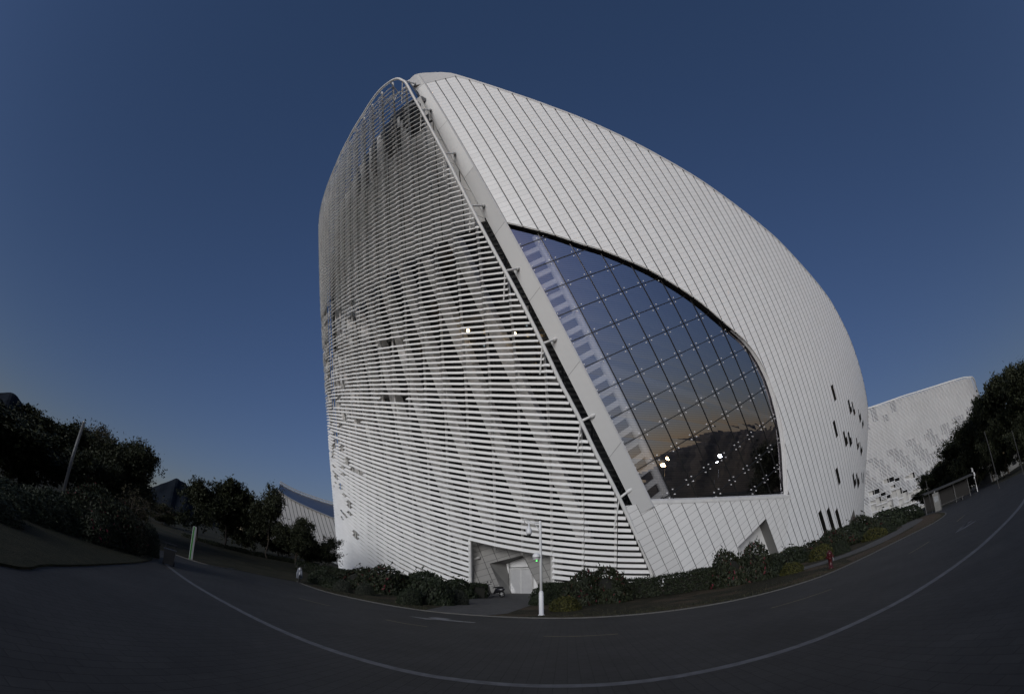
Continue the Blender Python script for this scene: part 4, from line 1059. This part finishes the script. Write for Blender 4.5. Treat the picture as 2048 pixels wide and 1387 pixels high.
shrub('pale', -2.95, 24.0, .68, .92, 'clipped grey-green shrub at the driveway edge', G1)
shrub('wild', -5.9, 30.0, 1.6, 1.9, 'wide dark bush against the louvres, right of the red-flowered one', G1)
shrub('wild', -3.9, 31.5, 1.4, 1.45, 'dark bush against the louvres halfway to the entrance post', G1)
G2 = 'shrubs right of the entrance'
shrub('wild', 1.75, 24.8, .85, 1.05, 'loose grey-green shrub just left of the white camera pole base', G2)
shrub('golden', 2.35, 19.6, .66, .72, 'low golden-yellow shrub right of the white camera pole', G2)
shrub('flower', 3.5, 23.0, 1.15, 1.85, 'large dark bush right behind the golden shrub', G2)
shrub('flower', 5.0, 23.4, 1.35, 1.95, 'largest dark bush in front of the louvres, between the golden shrub and the long hedge', G2)
shrub('flower', 11.9, 22.3, 1.25, 2.05, 'big dark flowering bush hiding the left side of the side door', G2)
shrub('flower', 13.3, 21.9, 1.15, 2.15, 'big dark flowering bush hiding the right side of the side door', G2)
shrub('golden', 14.8, 20.5, .7, .68, 'low yellow-green shrub right of the side door bushes', G2)
shrub('wild', 14.4, 22.0, .8, .9, 'small dark shrub behind the low yellow-green one', G2)
G3 = 'shrubs along the receding wall at right'
for i, (k, az, D, r_, h, lb) in enumerate([
 ('wild', 36.3, 36.5, 1.5, 1.5, 'low dark shrub at the corner where the facet meets the curved wall'),
 ('flower', 38.3, 37.5, 1.7, 1.45, 'dark shrub below the first tall slot window'),
 ('golden', 39.9, 33.5, .95, 1.15, 'clipped yellowish shrub left of the footpath, below the slot windows'),
 ('flower', 40.6, 41, 2.0, 1.8, 'red-flowered shrub below the third tall slot window'),
 ('flower', 42.3, 46, 2.3, 2.0, 'dark shrub in front of the triangular rear entrance'),
 ('round', 42.3, 34.0, .85, 1.05, 'small round green shrub in front of the rear entrance'),
 ('wild', 44.2, 50, 2.5, 2.2, 'dark shrub right of the triangular rear entrance'),
 ('flower', 46.2, 52, 2.5, 2.7, 'dark shrub at the far end of the curved wall'),
 ('golden', 46.9, 43, 1.2, 1.1, 'low yellow-green shrub at the far end of the curved wall'),
 ('round', 48.3, 46, 1.3, 1.2, 'low green shrub right of the far golden one'),
 ('wild', 48.6, 60, 2.9, 2.6, 'dark shrub at the foot of the distant louvred hall, leftmost'),
 ('wild', 50.9, 66, 3.0, 2.2, 'dark shrub at the foot of the distant louvred hall, rightmost')]):
    shrub(k, D*math.sin(R(az)), D*math.cos(R(az)), r_, h, lb, G3)
G4 = 'plants on the near lawn at left'
def azs_(az, D): return D*math.sin(R(az)), D*math.cos(R(az))
shrub('flowerbig', *azs_(-54.2, 20.5), 2.2, 2.25, 'huge dark flowering bush with a few pink blooms on the near left lawn', G4)
shrub('flowerbig', *azs_(-50.0, 21.5), 1.2, 1.7, 'dark bush joined to the right side of the huge flowering bush', G4)
shrub('wildbig', *azs_(-59.6, 19.5), 1.5, 1.5, 'dark plum-coloured bush left of the huge flowering bush', G4)
shrub('wildbig', *azs_(-65.0, 18.5), 1.7, 1.1, 'shaggy green bush at the left edge of the photo', G4)
shrub('round', *azs_(-47.3, 22.5), .78, 1.6, 'clipped round green shrub on the left lawn beside the wheelie bin', G4)
shrub('wildbig', *azs_(-69.0, 14.5), 1.5, .8, 'low leafy bush cropped by the left edge', G4)
# boulder
st = MB(); rs = np.random.RandomState(9); bm2 = bmesh.new(); bmesh.ops.create_icosphere(bm2, subdivisions=3, radius=1)
for v in bm2.verts:
    v.co *= 1+.12*math.sin(v.co.x*3+1)+.1*math.sin(v.co.y*4)+rs.normal(0, .015); v.co.z *= .55
me = bpy.data.meshes.new('boulder'); bm2.to_mesh(me); bm2.free(); M['rock'] = mat('rock', (.020, .018, .015), .9, var=.3, bump=.6, bscale=6); me.materials.append(M['rock'])
o = bpy.data.objects.new('boulder', me); COL.objects.link(o); x, y = azs_(-50.6, 20.6); o.location = (x, y, .05); o.scale = (.8, .6, .8); tag(o, 'brown boulder at the foot of the bare shrub', 'boulder')
# hedges (long clipped boxes with leafy skin)
def hedge(pts, w, h, label, m):
    P = np.array(pts, float); rs = np.random.RandomState(int(abs(P[0, 0]*100))+1); out = []; nrm_ = []
    seg = np.diff(P, axis=0); Ls = np.linalg.norm(seg, axis=1)
    for p, s_, L_ in zip(P[:-1], seg, Ls):
        t = s_/L_; n_ = np.array([-t[1], t[0]]); k = int(L_*(w+2*h)*330)
        a = rs.uniform(0, L_, k); q = rs.uniform(0, w+2*h, k); side = np.where(q < h, -1, np.where(q > h+w, 1, 0))
        off = np.where(side == 0, q-h-w/2, side*w/2)+rs.normal(0, .05, k); z = np.where(side == 0, h+rs.normal(0, .06, k)+.04*np.sin(a*2.1), np.where(side < 0, q, w+2*h-q))
        out.append(np.stack([p[0]+t[0]*a+n_[0]*off, p[1]+t[1]*a+n_[1]*off, z+.08], 1))
        nrm_.append(np.stack([n_[0]*side, n_[1]*side, (side == 0)*1.], 1))
    c0 = P.mean(0); V, F = leaves(np.concatenate(out)-np.array([c0[0], c0[1], 0]), np.concatenate(nrm_), .065, rs)
    core = MB()
    for p, s_, L_ in zip(P[:-1], seg, Ls): core.beam((p[0]+s_[0]/L_*.3-c0[0], p[1]+s_[1]/L_*.3-c0[1], h/2), (p[0]+s_[0]-s_[0]/L_*.3-c0[0], p[1]+s_[1]-s_[1]/L_*.3-c0[1], h/2), w*.74, h*.90)
    b = len(V); V = np.concatenate([V, np.array(core.v)]); F = F+[tuple(b+i for i in f) for f in core.f]
    me = mesh_of('hedge', V, F, m); me.materials.append(M['twigs']); me.polygons.foreach_set('material_index', [0]*(len(F)-len(core.f))+[1]*len(core.f))
    o = bpy.data.objects.new('hedge', me); COL.objects.link(o); o.location = (c0[0], c0[1], 0); tag(o, label, 'hedge')
hedge([(5.9, 24.9), (8.2, 23.7), (11.0, 23.4)], 1.1, 1.05, 'long clipped dark hedge between the largest bush and the side door bushes', M['hedge'])
hedge([(-3.2, 36.2), (-2.4, 33.6), (-2.3, 31.4)], 1.0, .95, 'short clipped hedge at the left side of the driveway', M['hedge'])
hedge([(2.6, 34.5), (3.2, 30.5), (3.6, 27)], 1.2, 1.0, 'clipped hedge along the right side of the driveway', M['hedge'])
hedge([(-19.5, 37.5), (-13, 36.2), (-7, 35.2)], 1.4, 1.2, 'dark hedge along the foot of the louvres at left', M['hedge'])
hedge([(14.6, 34.2), (19.5, 34.4), (24, 35)], 1.1, 1.0, 'hedge along the foot of the white facet below the glass wall', M['hedge'])
hedge([(-35, 38), (-27, 41.5), (-21.5, 46)], 1.5, 1.3, 'long dark hedge on the far left lawn under the trees', M['hedge'])
# grass tufts near the kerb
rs = np.random.RandomState(77); cds = dense(CURB[4:24], 6); n = 5200
idx = rs.randint(0, len(cds)-1, n); t_ = np.gradient(cds, axis=0); nn_ = np.stack([-t_[:, 1], t_[:, 0]], 1); nn_ /= np.linalg.norm(nn_, axis=1)[:, None]
if nn_[20][1] < 0: nn_ = -nn_
off = rs.exponential(1.1, n)+.1; P = cds[idx]+nn_[idx]*off[:, None]+rs.normal(0, .12, (n, 2)); V = []; F = []
for i, (x, y) in enumerate(P):
    if -3.7 < x < 1.0 and y > 17: continue
    a = rs.uniform(0, 6.28); h = rs.uniform(.03, .10); w_ = .012; dx, dy = math.cos(a)*w_, math.sin(a)*w_; b = len(V)
    V += [(x-dx, y-dy, .03), (x+dx, y+dy, .03), (x+rs.normal(0, .03), y+rs.normal(0, .03), .03+h)]; F.append((b, b+1, b+2))
o = bpy.data.objects.new('grass', mesh_of('grass', V, F, M['grassy'])); COL.objects.link(o); tag(o, 'dry grass blades on the lawn along the kerb', 'grass', kind='stuff')

# ---------------------------------------------------------------- street furniture
def camera_pole(x, y, H, label, ledc=True, hs=1.):
    e = empty('camera_pole', (x, y, .035), label, 'camera pole', rz=0)
    def P_(n, mb, m, p=e, smooth=True): return mb.build(n, m, p, smooth)
    P_('base_sleeve', MB().lathe([(.135, 0), (.135, .02), (.095, .03), (.095, .93), (.06, 1.02)], n=16), M['lamp_w'])
    P_('pole', MB().lathe([(.058, 1.0), (.052, H-.05), (.048, H)], n=16), M['lamp_w'])
    P_('cap_ring', MB().lathe([(.062, H), (.062, H+.05), (.02, H+.07)], n=12), M['black'])
    arm = MB().tube([(0, 0, H-.1), (-.55, 0, H-.02)], .03, 8); arm.tube([(0, 0, H-.45), (-.22, 0, H-.12), (-.45, 0, H-.03)], .018, 6)
    a = P_('arm', arm, M['lamp_w'])
    P_('bracket', MB().beam((-.72, 0, H+.06), (-.4, 0, H+.02), .05, .05).beam((-.66, 0, H+.1), (-.62, 0, H-.1), .04, .04), M['mullion'], a)
    d = P_('dome_camera', MB().lathe([(.03, H-.05), (.035, H-.22), (.07, H-.27), (.115, H-.36), (.12, H-.5), (.10, H-.56)], (-.46, 0, 0), 16), M['lamp_w'])
    P_('dome', MB().lathe([(.085, H-.56), (.075, H-.63), (.04, H-.68)], (-.46, 0, 0), 14), M['darkglass'], d)
    k = P_('round_camera', MB().lathe([(.05, H-1.65), (.14, H-1.62), (.16, H-1.5), (.15, H-1.42), (.08, H-1.36), (.02, H-1.34)], (-.17, 0, 0), 18), M['lamp_w'])
    P_('band', MB().lathe([(.163, H-1.56), (.163, H-1.53)], (-.17, 0, 0), 18), M['black'], k)
    if ledc: P_('green_led', MB().lathe([(.02, H-1.70), (.028, H-1.68), (.02, H-1.66)], (-.17, -.06, 0), 8), emis('green_led', (.1, 1, .15), 3), k)
    return e
camera_pole(1.15, 17.6, 3.95, 'tall white pole with two dome cameras on the lawn beside the driveway')
p2 = camera_pole(64.6, 36.0, 3.6, 'slim white camera pole far away at the roadside, right of the bus shelter', False)
p2.scale = (.6, .6, 1)
o = MB().box(-.16, .16, -.3, -.07, 2.35, 2.9).build('control_box', M['lamp_w'], p2)
# hydrant
hx, hy = 14.3, 16.5
hy_ = empty('fire_hydrant', (hx, hy, .035), 'red fire hydrant on the grass strip by the kerb', 'fire hydrant')
MB().lathe([(.16, 0), (.16, .04), (.10, .05), (.095, .42), (.12, .44), (.12, .48), (.125, .62), (.15, .64), (.15, .67)], n=18).build('barrel', M['red'], hy_, True)
MB().lathe([(.145, .67), (.13, .75), (.08, .82), (.035, .84), (.035, .88)], n=18).build('bonnet', M['red'], hy_, True)
for a in (0, math.pi, -math.pi/2):
    d = np.array([math.cos(a), math.sin(a), 0]); nz_ = MB().tube([d*.08+(0, 0, .55), d*.19+(0, 0, .55)], .055, 10).build('nozzle', M['red'], hy_)
    MB().tube([d*.17+(0, 0, .55), d*.215+(0, 0, .55)], .07, 6).build('nozzle_cap', M['red'], nz_)
MB().tube([(.0, -.22, .52), (.03, -.24, .42), (.05, -.2, .33)], .008, 5).build('chain', M['mullion'], hy_)
# wheelie bin seen from behind
bx, by = -13.9, 14.35; bn = empty('wheelie_bin', (bx, by, .0), 'black wheelie bin with a tall handle at the end of the lane line', 'bin', rz=R(42))
M['fin_dark'] = mat('dark_steel', (.05, .05, .05), .4, metal=.6)
M['binp'] = mat('bin_plastic', (.014, .014, .015), .5, var=.2)
v = [(-.22, -.2, .06), (.22, -.2, .06), (.22, .2, .06), (-.22, .2, .06), (-.27, -.26, .66), (.27, -.26, .66), (.27, .24, .66), (-.27, .24, .66)]
MB().add(v, [(0, 3, 2, 1), (0, 1, 5, 4), (1, 2, 6, 5), (2, 3, 7, 6), (3, 0, 4, 7)]).build('tub', M['binp'], bn)
MB().box(-.29, .29, -.28, .27, .66, .71).build('lid', M['binp'], bn)
h_ = MB(); h_.tube([(-.2, -.26, .7), (-.2, -.27, .95)], .012, 6); h_.tube([(.2, -.26, .7), (.2, -.27, .95)], .012, 6); h_.tube([(-.32, -.27, .95), (.32, -.27, .95)], .016, 8); h_.build('handle', M['fin_dark'], bn)
for s in (-1, 1): MB().tube([(s*.2, .2, .1), (s*.27, .2, .1)], .1, 14).build('wheel', M['rubber'], bn)
# green striped post
gx, gy = -19.3, 21.9; gp = empty('marker_post', (gx, gy, .035), 'slim square post with a green front and white edges on the far lawn', 'post', rz=R(38))
M['green'] = mat('green_stripe', (.05, .20, .035), .5, var=.25, vscale=5); M['postw'] = mat('post_white', (.50, .50, .50), .5)
MB().box(-.10, .14, -.05, .09, 0, 2.1).build('shaft', mat('post_grey', (.30, .30, .30), .6), gp)
MB().box(-.105, .055, -.058, -.051, 0, 2.11).build('white_face', M['postw'], gp); MB().box(-.078, .028, -.064, -.059, 0, 2.09).build('green_stripe', M['green'], gp)
# leaning grey lamp column on the left bank
lx, ly = azs_(-58.8, 30); lz = bank(lx, ly)
lp = empty('leaning_pole', (lx, ly, lz), 'bare grey pole rising above the left bank trees', 'pole')
MB().tube([(0, 0, -.3), (.06, .05, 3), (.16, .12, 1.6+30*math.tan(R(8.1))-lz)], [.12, .115, .10], 12).build('shaft', M['fascia'], lp, True)
MB().tube([(.15, .12, 1.6+30*math.tan(R(8.1))-lz), (.152, .122, 1.66+30*math.tan(R(8.1))-lz)], .075, 12).build('cap', M['mullion'], lp)
# two-wheelers
def torus(mb, c, R0, r0, axis, n=22, m=8):
    t = [np.array(c)+R0*(math.cos(a)*np.array([1, 0, 0])+math.sin(a)*np.array([0, 0, 1])) for a in np.linspace(0, 2*math.pi, n+1)]
    b = len(mb.v)
    for i in range(n):
        a = 2*math.pi*i/n; e1 = np.array([math.cos(a), 0, math.sin(a)]); cc = np.array(c)+R0*e1
        for j in range(m):
            q_ = 2*math.pi*j/m; mb.v.append(tuple(cc+r0*(math.cos(q_)*e1+math.sin(q_)*np.array([0, 1, 0]))))
    for i in range(n):
        for j in range(m):
            i2, j2 = (i+1) % n, (j+1) % m; mb.f.append((b+i*m+j, b+i*m+j2, b+i2*m+j2, b+i2*m+j))
    return mb
def loft(mb, secs):
    """secs: list of (x, y-halfwidth, z0, z1) cross-sections joined along x"""
    b = len(mb.v); m = 10
    for x, w, z0, z1 in secs:
        for j in range(m):
            a = 2*math.pi*j/m; mb.v.append((x, w*math.cos(a), (z0+z1)/2+(z1-z0)/2*math.sin(a)))
    for i in range(len(secs)-1):
        for j in range(m):
            k = (j+1) % m; mb.f.append((b+i*m+j, b+i*m+k, b+(i+1)*m+k, b+(i+1)*m+j))
    mb.f.append(tuple(b+j for j in range(m))[::-1]); mb.f.append(tuple(b+(len(secs)-1)*m+j for j in range(m))); return mb
def scooter(name, loc, rz, label, body, leg, cat):
    e = empty(name, loc, label, cat, rz=rz)
    for x in (-.62, .62):
        w_ = torus(MB(), (x, 0, .26), .21, .055, 0).build('tyre', M['rubber'], e, True); hub = MB().tube([(x, -.05, .26), (x, .05, .26)], .06, 10)
        for k in range(5):
            a = k*1.2566; hub.beam((x, 0, .26), (x+.18*math.cos(a), 0, .26+.18*math.sin(a)), .02, .03, (0, 1, 0))
        hub.build('rim', M['mullion'], w_)
    loft(MB(), [(-.85, .03, .62, .70), (-.7, .13, .45, .78), (-.4, .16, .36, .80), (-.1, .14, .30, .72), (.05, .10, .26, .40)]).build('rear_body', body, e, True)
    loft(MB(), [(-.72, .10, .78, .86), (-.4, .15, .78, .90), (0, .13, .74, .85), (.12, .08, .72, .79)]).build('seat', M['rubber'], e, True)
    loft(MB(), [(0, .15, .24, .33), (.35, .17, .24, .32)]).build('footboard', leg, e, True)
    fs_ = MB().add([(.33, -.2, .28), (.33, .2, .28), (.46, .22, .62), (.46, -.22, .62), (.50, .12, .98), (.50, -.12, .98), (.42, -.2, .28), (.42, .2, .28), (.56, .17, .62), (.56, -.17, .62), (.58, .1, .98), (.58, -.1, .98)],
        [(0, 1, 2, 3), (3, 2, 4, 5), (6, 9, 8, 7), (9, 11, 10, 8), (0, 3, 9, 6), (3, 5, 11, 9), (1, 7, 8, 2), (2, 8, 10, 4), (4, 10, 11, 5)]); fs_.build('leg_shield', body, e)
    MB().tube([(.62, 0, .26), (.56, 0, .6), (.48, 0, 1.02)], .03, 8).build('fork', M['mullion'], e)
    hb = MB().tube([(.40, -.33, 1.06), (.48, -.12, 1.04), (.48, .12, 1.04), (.40, .33, 1.06)], .02, 8).build('handlebar', M['rubber'], e)
    for s in (-1, 1): MB().tube([(.46, s*.2, 1.05), (.44, s*.3, 1.2)], .008, 5).lathe([(.03, 1.17), (.055, 1.2), (.055, 1.25), (.02, 1.28)], (.44, s*.31, 0), 10).build('mirror', M['rubber'], hb)
    MB().lathe([(.03, .86), (.075, .89), (.07, .97), (.03, .99)], (.60, 0, 0), 12).build('headlight', mat('lamp_lens', (.6, .6, .6), .1), e, True)
    loft(MB(), [(.42, .03, .50, .56), (.62, .07, .50, .56), (.80, .05, .38, .44)]).build('front_mudguard', body, e, True)
    return e
M['sblack'] = mat('black_paint', (.02, .02, .022), .25); M['sbrown'] = mat('grey_paint', (.09, .085, .08), .3); M['swhite'] = mat('white_blue_paint', (.20, .21, .24), .3, var=.1)
scooter('motor_scooter', (-1.35, 34.2, .04), R(158), 'dark motor scooter parked beside the recessed metal doors', M['sblack'], M['sbrown'], 'scooter')
scooter('motor_scooter', (-13.75, 26.6, .04), R(-62), 'white and blue scooter parked at the kerb by the hedge end', M['swhite'], M['sblack'], 'scooter')
# bus shelter
sx_, sy_ = azs_(57.2, 66); bs_ = empty('bus_shelter', (sx_, sy_, .0), 'dark bus shelter with a thin curved roof and slim posts beyond the road at right', 'bus shelter', rz=R(-32))
M['shp'] = mat('shelter_paint', (.035, .035, .035), .5); M['shr'] = mat('shelter_roof', (.03, .03, .03), .8)
rf_ = MB(); sec = [(-.9, 2.55), (-.4, 2.75), (.3, 2.8), (1.0, 2.7)]
for (y0, z0), (y1, z1) in zip(sec[:-1], sec[1:]): rf_.add([(-4.2, y0, z0), (4.2, y0, z0), (4.2, y1, z1), (-4.2, y1, z1), (-4.2, y0, z0+.08), (4.2, y0, z0+.08), (4.2, y1, z1+.08), (-4.2, y1, z1+.08)], [(0, 3, 2, 1), (4, 5, 6, 7), (0, 1, 5, 4), (2, 3, 7, 6), (0, 4, 7, 3), (1, 2, 6, 5)])
rf_.build('roof', M['shr'], bs_)
for x in (-3.8, -1.3, 1.3, 3.8): MB().beam((x, .6, 0), (x, .6, 2.72), .12, .12, (0, 1, 0)).build('post', M['shp'], bs_)
for x in (-2.55, 0, 2.55): MB().box(x-1.15, x+1.15, .62, .65, .35, 2.4).build('glass_panel', M['dark'], bs_)
bb = MB().box(-2.4, 2.4, .1, .5, .42, .48); bb.box(-2.2, -2.1, .15, .45, 0, .42); bb.box(2.1, 2.2, .15, .45, 0, .42); bb.build('bench', M['shp'], bs_)
ax_, ay_ = azs_(55.5, 60); ib = empty('information_board', (ax_, ay_, 0), 'upright pale information board standing left of the bus shelter', 'sign board', rz=R(-40))
MB().box(-.42, .42, -.06, .06, .1, 2.3).build('panel', mat('board_face', (.085, .085, .08), .5, var=.15, vscale=2), ib); MB().box(-.3, .3, -.065, -.061, 1.2, 1.9).build('poster', mat('poster', (.16, .17, .18), .5, var=.3, vscale=6), ib); MB().box(-.46, .46, -.1, .1, 0, .1).build('foot', M['shp'], ib)
for (az, D, H, lb) in ((54.7, 62, 4.3, 'thin dark pole left of the bus shelter'), (63.6, 48, 5.6, 'thin dark pole among the trees at the right roadside'), (67.0, 52, 4.6, 'pale grey pole near the right edge of the photo')):
    x, y = azs_(az, D); e = empty('slim_pole', (x, y, 0), lb, 'pole'); MB().tube([(0, 0, 0), (0, 0, H)], [.055, .04], 8).build('shaft', M['shp'], e); MB().lathe([(.12, 0), (.12, .05), (.07, .12)], n=10).build('base', M['shp'], e)
# low wall and hut behind the right-hand trees
hx_, hy2 = azs_(66.2, 100); ht = empty('low_building', (hx_, hy2, 0), 'low grey building half hidden behind the trees at right', 'building', rz=R(-30))
MB().box(-7, 7, 0, 6, 0, 3.0).build('wall', mat('render_grey', (.12, .12, .115), .8, var=.1, vscale=.5), ht); MB().box(-7.4, 7.4, -.5, 6.5, 3.0, 3.25).build('roof', M['shp'], ht)
for x in (-5, -2.5, 0, 2.5, 5):
    w_ = MB().box(x-.6, x+.6, -.04, -.005, 1.1, 2.3).build('window', M['darkglass'], ht)
# two tall street lamps beside the road beyond the right edge; their lit heads are mirrored in the glass wall
M['warm'] = emis('warm_lamp', (1.0, .66, .30), 38); M['cool'] = emis('cool_lamp', (.85, .93, 1.0), 34)
for (x, y, z, m_, lb) in ((53.0, -4.6, 12.9, M['warm'], 'lit warm street lamp beside the road, outside the photo, mirrored in the glass wall'), (72, 5.6, 12.0, M['cool'], 'lit white street lamp beside the road, outside the photo, mirrored in the glass wall')):
    e = empty('street_lamp', (x, y, 0), lb, 'street lamp'); MB().tube([(0, 0, 0), (0, 0, z-.2)], [.10, .05], 10).build('pole', M['shp'], e, True)
    hd = MB().tube([(0, 0, z-.3), (-1.2, 1.0, z)], .05, 8).build('arm', M['mullion'], e); MB().box(-1.75, -1.0, .75, 1.25, z+.0, z+.14).build('lamp_head', M['mullion'], hd)
    MB().lathe([(.2, z-.7), (.62, z-.45), (.62, z-.08), (.3, z-.005)], (-1.4, 1.0, 0), 12).build('lamp_glass', m_, hd)

# two low garden lamps on the lawn behind the photographer, mirrored in the metal doors
for i, (px, py, t_, lb) in enumerate(((1036, 1136, 66., 'lit garden lamp behind the photographer, nearer one, mirrored in the left metal door'), (1052, 1137, 74., 'lit garden lamp behind the photographer, farther one, mirrored in the right metal door'))):
    P_ = q(px, py, DB-.2); v_ = (P_-UP); v_ /= np.linalg.norm(v_); r_ = v_-2*(v_@ey)*ey; L_ = P_+r_*t_
    e = empty('garden_lamp', (L_[0], L_[1], 0), lb, 'garden lamp'); MB().tube([(0, 0, 0), (0, 0, L_[2]-.3)], .05, 8).build('pole', M['shp'], e)
    MB().lathe([(.12, L_[2]-.32), (.34, L_[2]-.15), (.34, L_[2]+.15), (.12, L_[2]+.32)], n=12).build('lamp_glass', M['warm'], e); MB().lathe([(.4, L_[2]+.32), (.1, L_[2]+.45)], n=12).build('lamp_cap', M['shp'], e)
